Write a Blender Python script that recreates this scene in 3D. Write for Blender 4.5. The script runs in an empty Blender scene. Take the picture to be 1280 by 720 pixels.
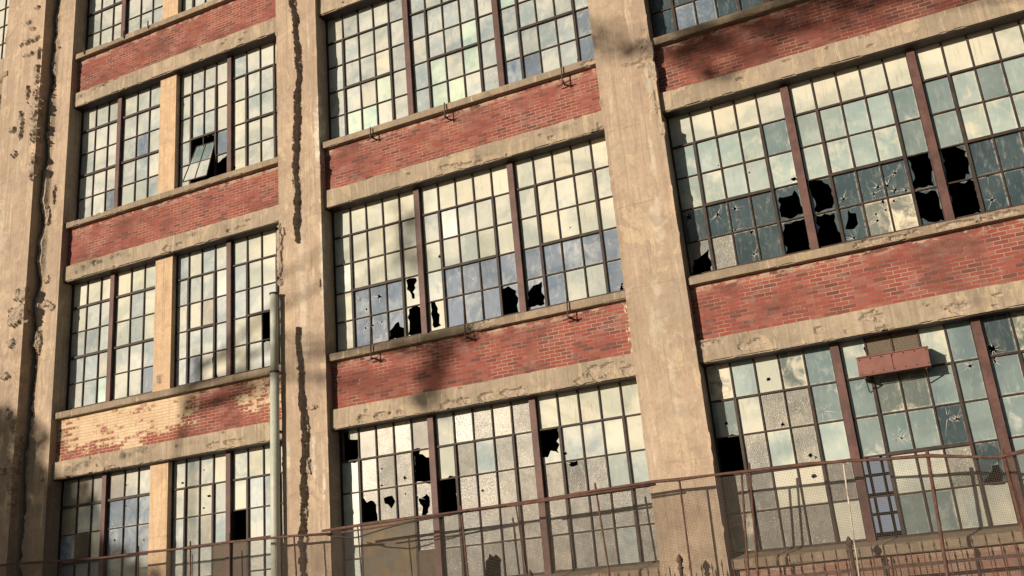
HOLES= {"b2M":[[[1.345,2.278],[1.535,2.268],[1.514,2.104],[1.461,2.048],[1.488,1.929],[1.439,1.939],[1.397,2.075],[1.35,2.117]],[[1.368,1.773],[1.455,1.801],[1.627,1.787],[1.637,1.585],[1.604,1.458],[1.64,1.341],[1.328,1.358],[1.362,1.506],[1.336,1.646]],[[0.968,1.338],[0.996,1.489],[1.169,1.612],[1.188,1.518],[1.276,1.479],[1.284,1.3]],[[1.774,1.801],[1.847,1.8],[1.883,1.623],[1.939,1.392],[1.807,1.374],[1.781,1.556]],[[3.024,1.757],[3.142,1.788],[3.268,1.683],[3.27,1.382],[3.278,1.33],[2.986,1.346]],[[3.453,1.6],[3.562,1.705],[3.707,1.738],[3.713,1.375],[3.429,1.367]],[[4.923,1.43],[4.966,1.441],[4.965,1.339],[4.91,1.322]],[[0.87,2.082],[0.845,2.071],[0.817,2.063],[0.802,2.094],[0.793,2.126],[0.818,2.137],[0.846,2.145],[0.861,2.114]],[[0.599,1.925],[0.584,1.92],[0.567,1.916],[0.557,1.932],[0.551,1.948],[0.566,1.954],[0.584,1.957],[0.594,1.941]],[[0.569,1.611],[0.553,1.606],[0.536,1.603],[0.526,1.618],[0.52,1.634],[0.536,1.64],[0.553,1.643],[0.563,1.627]],[[0.873,1.657],[0.861,1.652],[0.847,1.65],[0.84,1.662],[0.835,1.675],[0.847,1.679],[0.861,1.682],[0.869,1.669]],[[2.015,2.518],[1.997,2.507],[1.977,2.5],[1.967,2.527],[1.962,2.555],[1.98,2.566],[2.0,2.573],[2.01,2.546]],[[0.698,1.632],[0.686,1.628],[0.672,1.626],[0.665,1.638],[0.66,1.651],[0.672,1.655],[0.686,1.658],[0.694,1.645]],[[0.469,2.116],[0.459,2.113],[0.449,2.111],[0.443,2.121],[0.439,2.131],[0.449,2.134],[0.459,2.136],[0.465,2.126]],[[4.267,2.477],[4.259,2.474],[4.25,2.472],[4.246,2.481],[4.244,2.49],[4.252,2.493],[4.261,2.495],[4.265,2.486]]],"b2B":[[[-0.046,0.127],[0.148,0.097],[0.137,-0.151],[0.298,-0.174],[0.292,-0.52],[-0.07,-0.513]],[[1.318,-0.476],[1.44,-0.482],[1.407,-0.559],[1.524,-0.628],[1.626,-0.643],[1.609,-1.015],[1.298,-0.991]],[[0.316,-1.084],[0.379,-1.112],[0.424,-1.179],[0.499,-1.151],[0.592,-1.228],[0.602,-1.503],[0.287,-1.488]],[[0.732,-1.147],[0.887,-1.126],[0.939,-1.221],[0.866,-1.321],[0.808,-1.253],[0.747,-1.23]],[[1.344,-1.229],[1.424,-1.219],[1.496,-1.176],[1.544,-1.293],[1.5,-1.454],[1.381,-1.503],[1.414,-1.357],[1.367,-1.304]],[[1.714,-0.965],[2.033,-0.982],[1.999,-1.527],[1.673,-1.529]],[[3.398,-0.519],[3.717,-0.501],[3.697,-0.873],[3.578,-0.817],[3.526,-0.906],[3.413,-0.902]],[[3.835,-1.006],[3.97,-1.013],[3.971,-1.074],[3.878,-1.095],[3.841,-1.064]],[[2.354,-2.486],[2.396,-2.249],[2.47,-2.145],[2.529,-2.199],[2.575,-2.166],[2.652,-2.255],[2.637,-2.511]],[[0.746,-0.703],[0.734,-0.708],[0.721,-0.711],[0.713,-0.7],[0.709,-0.689],[0.721,-0.684],[0.734,-0.681],[0.741,-0.692]],[[0.741,-0.958],[0.724,-0.961],[0.704,-0.964],[0.693,-0.952],[0.686,-0.941],[0.703,-0.937],[0.723,-0.935],[0.734,-0.946]],[[1.161,-0.905],[1.141,-0.917],[1.118,-0.926],[1.106,-0.9],[1.099,-0.873],[1.119,-0.86],[1.142,-0.851],[1.154,-0.877]],[[2.464,-1.256],[2.448,-1.263],[2.43,-1.267],[2.421,-1.252],[2.415,-1.236],[2.431,-1.23],[2.45,-1.225],[2.459,-1.24]],[[3.829,-0.9],[3.809,-0.909],[3.786,-0.914],[3.775,-0.894],[3.769,-0.874],[3.789,-0.865],[3.812,-0.86],[3.823,-0.88]],[[1.142,-1.137],[1.131,-1.142],[1.118,-1.145],[1.111,-1.134],[1.107,-1.124],[1.118,-1.119],[1.131,-1.116],[1.138,-1.127]],[[1.353,-1.217],[1.339,-1.222],[1.323,-1.226],[1.314,-1.213],[1.309,-1.199],[1.323,-1.194],[1.339,-1.19],[1.348,-1.203]],[[3.612,-2.496],[3.579,-2.5],[3.541,-2.501],[3.519,-2.489],[3.507,-2.476],[3.54,-2.472],[3.578,-2.471],[3.6,-2.483]]],"b3M":[[[7.359,2.178],[7.535,2.162],[7.574,2.227],[7.605,2.174],[7.622,2.034],[7.631,1.854],[7.45,1.825],[7.337,1.883]],[[7.359,1.773],[7.497,1.783],[7.647,1.79],[7.645,1.323],[7.309,1.32]],[[7.785,2.298],[7.949,2.283],[8.027,2.197],[8.067,2.097],[8.016,1.844],[7.826,1.819],[7.782,1.874],[7.82,2.013],[7.789,2.14]],[[7.802,1.787],[8.029,1.768],[8.067,1.339],[7.764,1.324]],[[8.211,1.765],[8.241,1.714],[8.302,1.699],[8.299,1.541],[8.236,1.484],[8.125,1.511],[8.191,1.654]],[[9.067,2.302],[9.334,2.314],[9.346,2.188],[9.319,2.023],[9.308,1.825],[9.076,1.836],[9.056,1.921],[9.108,1.994],[9.088,2.144]],[[9.055,1.792],[9.317,1.752],[9.333,1.649],[9.349,1.323],[9.186,1.349],[9.046,1.44]],[[9.478,2.319],[9.651,2.304],[9.774,2.197],[9.771,2.012],[9.753,1.876],[9.708,1.888],[9.68,1.811],[9.478,1.823],[9.492,2.032]],[[9.48,1.799],[9.775,1.777],[9.777,1.326],[9.435,1.329],[9.47,1.669]],[[6.037,1.548],[6.159,1.581],[6.286,1.657],[6.277,1.313],[5.975,1.321]],[[7.645,2.366],[7.616,2.362],[7.583,2.362],[7.566,2.385],[7.558,2.407],[7.587,2.41],[7.62,2.41],[7.636,2.387]],[[8.202,1.916],[8.187,1.903],[8.172,1.894],[8.168,1.922],[8.168,1.95],[8.183,1.963],[8.198,1.972],[8.202,1.944]],[[8.658,1.977],[8.645,1.972],[8.631,1.969],[8.625,1.985],[8.623,2.0],[8.636,2.005],[8.65,2.008],[8.656,1.993]],[[8.586,1.896],[8.576,1.892],[8.566,1.89],[8.562,1.902],[8.56,1.913],[8.57,1.917],[8.581,1.919],[8.585,1.908]],[[8.773,1.968],[8.762,1.963],[8.749,1.961],[8.745,1.974],[8.743,1.988],[8.754,1.992],[8.767,1.995],[8.771,1.981]],[[8.861,1.868],[8.842,1.86],[8.821,1.855],[8.813,1.879],[8.81,1.902],[8.829,1.909],[8.851,1.914],[8.858,1.891]],[[8.899,2.117],[8.887,2.113],[8.875,2.11],[8.87,2.124],[8.869,2.137],[8.88,2.142],[8.892,2.144],[8.897,2.131]],[[8.98,1.844],[8.971,1.841],[8.96,1.838],[8.956,1.85],[8.955,1.861],[8.964,1.865],[8.975,1.867],[8.979,1.856]],[[8.677,1.75],[8.663,1.739],[8.648,1.731],[8.645,1.756],[8.645,1.782],[8.659,1.793],[8.674,1.801],[8.677,1.776]],[[8.811,1.736],[8.8,1.731],[8.787,1.728],[8.783,1.742],[8.781,1.755],[8.792,1.76],[8.804,1.762],[8.809,1.749]],[[8.684,1.64],[8.674,1.636],[8.664,1.634],[8.66,1.645],[8.658,1.657],[8.668,1.661],[8.678,1.663],[8.682,1.652]],[[8.557,1.615],[8.548,1.611],[8.537,1.608],[8.533,1.62],[8.532,1.631],[8.541,1.635],[8.552,1.638],[8.556,1.626]],[[8.564,1.517],[8.551,1.512],[8.537,1.509],[8.531,1.524],[8.529,1.539],[8.542,1.544],[8.556,1.547],[8.562,1.532]],[[8.226,1.353],[8.217,1.349],[8.206,1.346],[8.202,1.358],[8.2,1.369],[8.21,1.373],[8.221,1.376],[8.225,1.364]],[[9.949,1.455],[9.932,1.452],[9.913,1.452],[9.904,1.466],[9.9,1.479],[9.917,1.482],[9.936,1.482],[9.945,1.469]],[[9.956,1.787],[9.947,1.783],[9.937,1.781],[9.934,1.792],[9.933,1.803],[9.942,1.807],[9.952,1.809],[9.955,1.798]],[[6.11,2.172],[6.083,2.156],[6.054,2.145],[6.043,2.186],[6.038,2.227],[6.065,2.243],[6.094,2.254],[6.106,2.213]],[[6.511,2.117],[6.492,2.109],[6.47,2.105],[6.46,2.128],[6.456,2.151],[6.475,2.158],[6.497,2.163],[6.507,2.14]],[[6.76,2.148],[6.745,2.141],[6.727,2.138],[6.719,2.157],[6.716,2.175],[6.732,2.181],[6.749,2.185],[6.757,2.166]],[[6.939,1.748],[6.922,1.741],[6.902,1.737],[6.894,1.757],[6.89,1.778],[6.908,1.784],[6.927,1.788],[6.935,1.768]],[[6.905,1.432],[6.894,1.428],[6.883,1.426],[6.878,1.438],[6.876,1.45],[6.886,1.454],[6.898,1.456],[6.902,1.444]],[[6.621,2.862],[6.614,2.859],[6.606,2.858],[6.603,2.866],[6.601,2.875],[6.608,2.878],[6.616,2.879],[6.62,2.87]],[[7.034,2.638],[7.025,2.634],[7.015,2.632],[7.011,2.643],[7.009,2.654],[7.018,2.657],[7.028,2.659],[7.032,2.648]],[[6.706,1.839],[6.698,1.836],[6.688,1.834],[6.683,1.844],[6.682,1.854],[6.69,1.858],[6.7,1.86],[6.704,1.849]]],"b3B":[[[5.961,-0.977],[6.272,-0.99],[6.282,-1.485],[5.954,-1.473]],[[7.773,-1.6],[7.844,-1.609],[7.817,-1.658],[7.947,-1.728],[8.03,-1.702],[7.933,-1.8],[7.838,-1.732],[7.766,-1.696]],[[6.827,-0.333],[6.805,-0.34],[6.781,-0.344],[6.769,-0.325],[6.763,-0.305],[6.785,-0.298],[6.81,-0.294],[6.822,-0.314]],[[6.904,-0.955],[6.884,-0.964],[6.862,-0.97],[6.853,-0.949],[6.849,-0.928],[6.868,-0.919],[6.89,-0.913],[6.899,-0.934]],[[7.194,-1.4],[7.168,-1.408],[7.139,-1.413],[7.126,-1.392],[7.119,-1.371],[7.145,-1.364],[7.174,-1.359],[7.187,-1.379]],[[7.234,-1.43],[7.22,-1.437],[7.204,-1.441],[7.198,-1.426],[7.195,-1.411],[7.209,-1.405],[7.225,-1.4],[7.232,-1.415]],[[7.195,-1.664],[7.168,-1.672],[7.137,-1.677],[7.122,-1.656],[7.114,-1.636],[7.142,-1.628],[7.173,-1.623],[7.188,-1.644]],[[9.254,-0.586],[9.237,-0.591],[9.218,-0.594],[9.21,-0.579],[9.206,-0.564],[9.223,-0.558],[9.242,-0.555],[9.25,-0.57]],[[8.3,-1.336],[8.286,-1.342],[8.271,-1.346],[8.265,-1.332],[8.263,-1.317],[8.277,-1.311],[8.292,-1.306],[8.298,-1.321]],[[8.977,-1.199],[8.955,-1.208],[8.931,-1.214],[8.921,-1.192],[8.918,-1.17],[8.939,-1.161],[8.963,-1.155],[8.973,-1.177]],[[9.532,-0.581],[9.515,-0.589],[9.496,-0.595],[9.489,-0.575],[9.487,-0.555],[9.504,-0.547],[9.523,-0.542],[9.53,-0.562]],[[6.175,-0.83],[6.157,-0.838],[6.137,-0.843],[6.128,-0.825],[6.124,-0.806],[6.142,-0.798],[6.162,-0.793],[6.171,-0.811]],[[9.08,-2.0],[9.212,-1.799],[9.304,-1.729],[9.315,-2.025]],[[9.479,-0.367],[9.536,-0.365],[9.569,-0.422],[9.547,-0.468],[9.474,-0.442]],[[9.537,-0.571],[9.516,-0.582],[9.493,-0.59],[9.486,-0.564],[9.484,-0.538],[9.505,-0.527],[9.527,-0.519],[9.535,-0.545]],[[8.979,-1.206],[8.958,-1.215],[8.936,-1.222],[8.927,-1.2],[8.924,-1.177],[8.945,-1.167],[8.967,-1.161],[8.976,-1.183]],[[8.098,0.028],[8.731,0.037],[8.684,-0.347],[8.034,-0.36]]],"b1TR":[[[-3.195,6.129],[-2.614,6.087],[-2.607,5.151],[-3.178,5.167]],[[-2.604,5.516],[-2.551,5.467],[-2.328,5.577],[-2.262,5.581],[-2.313,5.072],[-2.6,5.058]],[[-2.231,5.572],[-2.197,5.563],[-2.152,5.209],[-2.235,5.175]]],"b1MR":[[[-1.533,2.191],[-1.396,2.192],[-1.384,1.76],[-1.538,1.76]],[[-2.641,1.809],[-2.596,1.8],[-2.547,1.3],[-2.636,1.287]],[[-1.24,1.268],[-1.09,1.269],[-1.096,0.966],[-1.261,0.995]]],"b1BR":[[[-2.218,-1.009],[-1.865,-1.011],[-1.855,-1.506],[-2.217,-1.507]],[[-2.593,-1.514],[-2.291,-1.525],[-2.29,-2.033],[-2.588,-2.006]],[[-3.247,-0.413],[-3.27,-0.417],[-3.297,-0.42],[-3.313,-0.405],[-3.324,-0.391],[-3.3,-0.386],[-3.274,-0.384],[-3.257,-0.398]],[[-2.65,-0.708],[-2.68,-0.712],[-2.714,-0.715],[-2.735,-0.698],[-2.749,-0.682],[-2.718,-0.677],[-2.684,-0.674],[-2.663,-0.691]],[[-2.784,-0.889],[-2.802,-0.893],[-2.822,-0.895],[-2.834,-0.884],[-2.842,-0.872],[-2.824,-0.868],[-2.804,-0.866],[-2.792,-0.877]],[[-2.796,-0.248],[-2.806,-0.252],[-2.818,-0.255],[-2.825,-0.245],[-2.829,-0.236],[-2.819,-0.232],[-2.808,-0.23],[-2.8,-0.239]],[[-2.562,-0.737],[-2.575,-0.746],[-2.589,-0.753],[-2.598,-0.734],[-2.603,-0.714],[-2.591,-0.705],[-2.577,-0.698],[-2.568,-0.717]]],"b1BL":[[[-4.545,-0.647],[-4.555,-0.651],[-4.568,-0.653],[-4.576,-0.644],[-4.581,-0.634],[-4.57,-0.63],[-4.558,-0.628],[-4.55,-0.637]],[[-4.552,-0.279],[-4.563,-0.283],[-4.575,-0.285],[-4.584,-0.276],[-4.589,-0.266],[-4.578,-0.262],[-4.565,-0.26],[-4.557,-0.269]],[[-4.78,-1.208],[-4.796,-1.214],[-4.815,-1.218],[-4.827,-1.204],[-4.835,-1.19],[-4.819,-1.184],[-4.8,-1.18],[-4.788,-1.194]],[[-4.109,-1.277],[-4.122,-1.281],[-4.137,-1.285],[-4.146,-1.274],[-4.153,-1.262],[-4.14,-1.257],[-4.124,-1.254],[-4.115,-1.265]]]}
LSP= [((-2.393, 7.417), 0.118, 0.037), ((-2.142, 7.386), 0.118, 0.05), ((2.366, 3.946), 0.165, 0.037), ((2.655, 3.894), 0.141, 0.037), ((2.941, 3.857), 0.094, 0.025), ((4.98, 3.822), 0.118, 0.062), ((4.199, 3.929), 0.047, 0.037), ((7.753, 3.538), 0.118, 0.05), ((-1.86, 3.908), 0.118, 0.037), ((-3.49, 3.91), 0.106, 0.05), ((-3.243, 3.93), 0.071, 0.037), ((8.885, 4.111), 0.094, 0.037), ((0.573, 0.095), 0.141, 0.062), ((0.941, 0.1), 0.165, 0.05), ((1.231, 0.105), 0.094, 0.037), ((2.073, 0.081), 0.141, 0.062), ((2.415, 0.086), 0.141, 0.062), ((2.75, 0.092), 0.141, 0.062), ((3.08, 0.097), 0.118, 0.05), ((3.274, 0.088), 0.118, 0.05), ((4.472, 0.153), 0.165, 0.1), ((4.656, 0.179), 0.118, 0.087), ((4.945, 0.104), 0.118, 0.062), ((4.219, 0.081), 0.059, 0.05), ((-4.709, 0.029), 0.165, 0.062), ((-5.186, -0.007), 0.118, 0.05), ((-2.373, 0.118), 0.165, 0.05), ((-2.034, 0.122), 0.165, 0.05), ((-1.783, 0.112), 0.094, 0.037), ((6.639, 0.133), 0.141, 0.062), ((6.8, 0.135), 0.094, 0.062), ((7.586, 0.169), 0.059, 0.05), ((8.197, 0.23), 0.118, 0.075), ((8.316, 0.185), 0.094, 0.05), ((8.355, 0.039), 0.094, 0.037), ((9.222, 0.126), 0.141, 0.05), ((6.115, 0.276), 0.118, 0.037), ((6.791, 4.341), 0.082, 0.05), ((-5.229, 7.894), 0.094, 0.037)]
SSP= [((-5.129, 8.87), 0.235, 0.037), ((-4.865, 8.854), 0.118, 0.037), ((-3.838, 8.886), 0.094, 0.037), ((4.977, 4.978), 0.141, 0.05), ((5.134, 4.968), 0.094, 0.05), ((2.667, 1.239), 0.188, 0.062), ((2.871, 1.236), 0.141, 0.037), ((2.591, 1.14), 0.094, 0.05), ((8.43, 1.17), 0.294, 0.05), ((8.725, 1.166), 0.165, 0.05), ((8.925, 1.195), 0.118, 0.037), ((9.488, 1.166), 0.353, 0.037), ((9.993, 1.168), 0.235, 0.037), ((-5.558, 5.055), 0.259, 0.05), ((-5.136, 5.033), 0.165, 0.037)]
ASP= [((-6.956, 10.095), 0.107, 0.04), ((-7.17, 9.814), 0.08, 0.053), ((-7.032, 9.608), 0.08, 0.04), ((-7.173, 9.323), 0.187, 0.08), ((-6.89, 9.323), 0.107, 0.053), ((-7.098, 9.005), 0.16, 0.053), ((-6.807, 8.908), 0.067, 0.16), ((-6.813, 8.432), 0.08, 0.333), ((-6.803, 7.772), 0.107, 0.4), ((-6.816, 7.132), 0.107, 0.267), ((-7.058, 8.039), 0.053, 0.2), ((-7.178, 7.331), 0.08, 0.333), ((-7.409, 7.307), 0.107, 0.067), ((-7.306, 6.729), 0.08, 0.08), ((-6.766, 6.309), 0.067, 0.333), ((-6.902, 3.213), 0.24, 0.213), ((-6.83, 3.603), 0.16, 0.133), ((-7.001, 2.673), 0.107, 0.107), ((-7.112, 2.064), 0.133, 0.08), ((-6.76, 0.644), 0.107, 0.533), ((-6.744, 0.058), 0.08, 0.4), ((-6.926, 1.266), 0.08, 0.133), ((-7.031, 0.241), 0.133, 0.067)]
ASP2= [((-6.518, 9.107), 0.04, 0.04), ((-6.411, 5.672), 0.053, 0.24), ((-6.511, 5.264), 0.053, 0.187), ((-6.443, 3.899), 0.08, 0.08), ((-6.446, 3.409), 0.12, 0.08), ((-6.266, 3.291), 0.08, 0.053), ((-6.551, 2.628), 0.053, 0.267), ((-6.246, 0.008), 0.027, 0.027)]
CSP= [((5.947, 4.856), 0.125, 0.175), ((5.929, 4.453), 0.1, 0.15), ((5.65, 4.708), 0.15, 0.037), ((5.824, 4.596), 0.125, 0.037), ((5.895, 3.929), 0.05, 0.25), ((5.96, 3.516), 0.037, 0.15), ((-0.093, 2.434), 0.025, 0.1), ((-0.01, 4.522), 0.037, 0.1), ((-0.312, 0.384), 0.125, 0.037), ((-0.542, 7.916), 0.075, 0.1), ((-0.487, 7.981), 0.075, 0.1), ((-0.804, 3.533), 0.025, 0.075)]
import bpy, math, random
import numpy as np
from mathutils import Vector, Matrix
from mathutils.geometry import delaunay_2d_cdt
random.seed(7); rng=np.random.default_rng(7)
scn=bpy.context.scene
COL=scn.collection
GZ=-4.5            # ground level
FZ=3.8076          # floor to floor
# ------------------------------------------------------------------ noise
def _h(i,j,k,seed):
    n=(i.astype(np.int64)*374761393+j.astype(np.int64)*668265263+k.astype(np.int64)*2147483647+seed*974634777)&0xffffffff
    n=((n^(n>>13))*1274126177)&0xffffffff
    n=((n^(n>>15))*2246822519)&0xffffffff
    return ((n^(n>>16))&0xffffff)/float(0xffffff)
def vnoise(x,y,z,seed=0):
    xi,yi,zi=np.floor(x),np.floor(y),np.floor(z)
    fx,fy,fz=x-xi,y-yi,z-zi
    fx,fy,fz=[f*f*(3-2*f) for f in (fx,fy,fz)]
    r=0
    for a in (0,1):
        for b in (0,1):
            for c in (0,1):
                r=r+_h(xi+a,yi+b,zi+c,seed)*(fx if a else 1-fx)*(fy if b else 1-fy)*(fz if c else 1-fz)
    return r
def fbm(x,y,z,sc,octv=4,seed=0):
    r=0;a=.5;t=0
    for o in range(octv):
        r=r+a*vnoise(x*sc,y*sc,z*sc,seed+o);t+=a;a*=.5;sc*=2.03
    return r/t-.5
def sstep(x,a,b):
    t=np.clip((x-a)/(b-a),0,1);return t*t*(3-2*t)
# ------------------------------------------------------------------ object helpers
def tag(o,label=None,cat=None,group=None,kind=None):
    if label:o['label']=label
    if cat:o['category']=cat
    if group:o['group']=group
    if kind:o['kind']=kind
    return o
def attach(o,parent):
    if parent is not None:
        o.parent=parent
        o.matrix_parent_inverse=parent.matrix_world.inverted()
def mesh_obj(name,V,F,mats,parent=None,mi=None,smooth=False,attrs=None,uv=None):
    me=bpy.data.meshes.new(name)
    me.from_pydata([tuple(v) for v in V],[],[tuple(f) for f in F])
    if not isinstance(mats,(list,tuple)):mats=[mats]
    for m in mats:me.materials.append(m)
    if mi is not None:me.polygons.foreach_set('material_index',mi)
    if smooth:me.polygons.foreach_set('use_smooth',[True]*len(me.polygons))
    for k,(dom,arr) in (attrs or {}).items():
        a=me.color_attributes.new(k,'FLOAT_COLOR',dom)
        a.data.foreach_set('color',np.asarray(arr,dtype=np.float32).ravel())
    if uv is not None:
        l=me.uv_layers.new(name='UVMap');l.data.foreach_set('uv',np.asarray(uv,dtype=np.float32).ravel())
    me.update()
    o=bpy.data.objects.new(name,me);COL.objects.link(o)
    attach(o,parent)
    return o
def empty(name,loc):
    o=bpy.data.objects.new(name,None);COL.objects.link(o);o.location=loc;o.empty_display_size=.2
    o.matrix_world=Matrix.Translation(loc)
    return o
class MB:
    def __init__(s):s.V=[];s.F=[];s.M=[]
    def quad(s,a,b,c,d,m=0):
        n=len(s.V);s.V+=[a,b,c,d];s.F.append((n,n+1,n+2,n+3));s.M.append(m)
    def box(s,x0,x1,y0,y1,z0,z1,m=0,jit=0):
        j=lambda:random.uniform(-jit,jit) if jit else 0
        n=len(s.V)
        s.V+=[(x+j(),y+j(),z+j()) for x,y,z in ((x0,y0,z0),(x1,y0,z0),(x1,y1,z0),(x0,y1,z0),(x0,y0,z1),(x1,y0,z1),(x1,y1,z1),(x0,y1,z1))]
        for f in ((0,1,5,4),(1,2,6,5),(2,3,7,6),(3,0,4,7),(4,5,6,7),(3,2,1,0)):
            s.F.append(tuple(n+i for i in f));s.M.append(m)
    def hexa(s,P,m=0):
        n=len(s.V);s.V+=list(P)
        for f in ((0,1,5,4),(1,2,6,5),(2,3,7,6),(3,0,4,7),(4,5,6,7),(3,2,1,0)):
            s.F.append(tuple(n+i for i in f));s.M.append(m)
    def tube(s,pts,r,seg=8,m=0,taper=None):
        pts=[Vector(p) for p in pts];n0=len(s.V);N=len(pts)
        up=None
        for i,p in enumerate(pts):
            d=(pts[min(i+1,N-1)]-pts[max(i-1,0)]).normalized()
            if up is None:
                up=d.orthogonal().normalized()
            up=(up-d*up.dot(d)).normalized();w=d.cross(up)
            rr=r[i] if isinstance(r,(list,tuple)) else r
            for k in range(seg):
                a=2*math.pi*k/seg
                q=p+up*math.cos(a)*rr+w*math.sin(a)*rr
                s.V.append(tuple(q))
        for i in range(N-1):
            for k in range(seg):
                a=n0+i*seg+k;b=n0+i*seg+(k+1)%seg
                s.F.append((a,b,b+seg,a+seg));s.M.append(m)
        s.F.append(tuple(n0+k for k in range(seg))[::-1]);s.M.append(m)
        s.F.append(tuple(n0+(N-1)*seg+k for k in range(seg)));s.M.append(m)
    def build(s,name,mats,parent=None,smooth=False):
        return mesh_obj(name,s.V,s.F,mats,parent,s.M,smooth)
# ------------------------------------------------------------------ materials
class NT:
    def __init__(s,name):
        s.m=bpy.data.materials.new(name);s.m.use_nodes=True;s.t=s.m.node_tree;s.t.nodes.clear()
        s.out=s.n('ShaderNodeOutputMaterial');s.b=s.n('ShaderNodeBsdfPrincipled');s.l(s.b.outputs[0],s.out.inputs[0])
    def n(s,t,**k):
        o=s.t.nodes.new(t)
        for a,b in k.items():setattr(o,a,b)
        return o
    def l(s,a,b):s.t.links.new(a,b)
    def set(s,inp,v):
        if hasattr(v,'is_output') or isinstance(v,bpy.types.NodeSocket):s.l(v,inp)
        else:inp.default_value=v
    def math(s,op,a,b=None,c=None,clamp=False):
        o=s.n('ShaderNodeMath',operation=op,use_clamp=clamp);s.set(o.inputs[0],a)
        if b is not None:s.set(o.inputs[1],b)
        if c is not None:s.set(o.inputs[2],c)
        return o.outputs[0]
    def mix(s,f,a,b,bt='MIX'):
        o=s.n('ShaderNodeMix',data_type='RGBA',blend_type=bt);s.set(o.inputs[0],f)
        s.set(o.inputs[6],a if not isinstance(a,tuple) else (*a,1) if len(a)==3 else a)
        s.set(o.inputs[7],b if not isinstance(b,tuple) else (*b,1) if len(b)==3 else b)
        return o.outputs[2]
    def ramp(s,f,a,b):   # linear step
        o=s.n('ShaderNodeMapRange');s.set(o.inputs[0],f);o.inputs[1].default_value=a;o.inputs[2].default_value=b;o.interpolation_type='SMOOTHSTEP';return o.outputs[0]
    def vec(s,sc=(1,1,1)):
        if not hasattr(s,'tc'):s.tc=s.n('ShaderNodeTexCoord')
        if sc==(1,1,1):return s.tc.outputs['Object']
        o=s.n('ShaderNodeMapping');s.l(s.tc.outputs['Object'],o.inputs[0]);o.inputs['Scale'].default_value=sc;return o.outputs[0]
    def noise(s,scale,detail=4,rough=.55,sc=(1,1,1),dist=0,v=None):
        o=s.n('ShaderNodeTexNoise');s.l(v if v is not None else s.vec(sc),o.inputs['Vector']);o.inputs['Scale'].default_value=scale;o.inputs['Detail'].default_value=detail;o.inputs['Roughness'].default_value=rough;o.inputs['Distortion'].default_value=dist
        return o.outputs[0]
    def attr(s,name):
        o=s.n('ShaderNodeAttribute',attribute_name=name)
        p=s.n('ShaderNodeSeparateColor');s.l(o.outputs['Color'],p.inputs[0])
        return o.outputs['Color'],p.outputs[0],p.outputs[1],p.outputs[2]
    def bump(s,h,strength=.5,dist=.01,nrm=None):
        o=s.n('ShaderNodeBump');o.inputs['Strength'].default_value=strength;o.inputs['Distance'].default_value=dist;s.l(h,o.inputs['Height'])
        if nrm is not None:s.l(nrm,o.inputs['Normal'])
        return o.outputs[0]
    def fin(s,col,rough=.8,nrm=None,spec=None,metal=None):
        s.set(s.b.inputs['Base Color'],col if not isinstance(col,tuple) else (*col,1));s.set(s.b.inputs['Roughness'],rough)
        if nrm is not None:s.l(nrm,s.b.inputs['Normal'])
        if spec is not None:s.set(s.b.inputs['Specular IOR Level'],spec)
        if metal is not None:s.set(s.b.inputs['Metallic'],metal)
        return s.m
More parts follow.
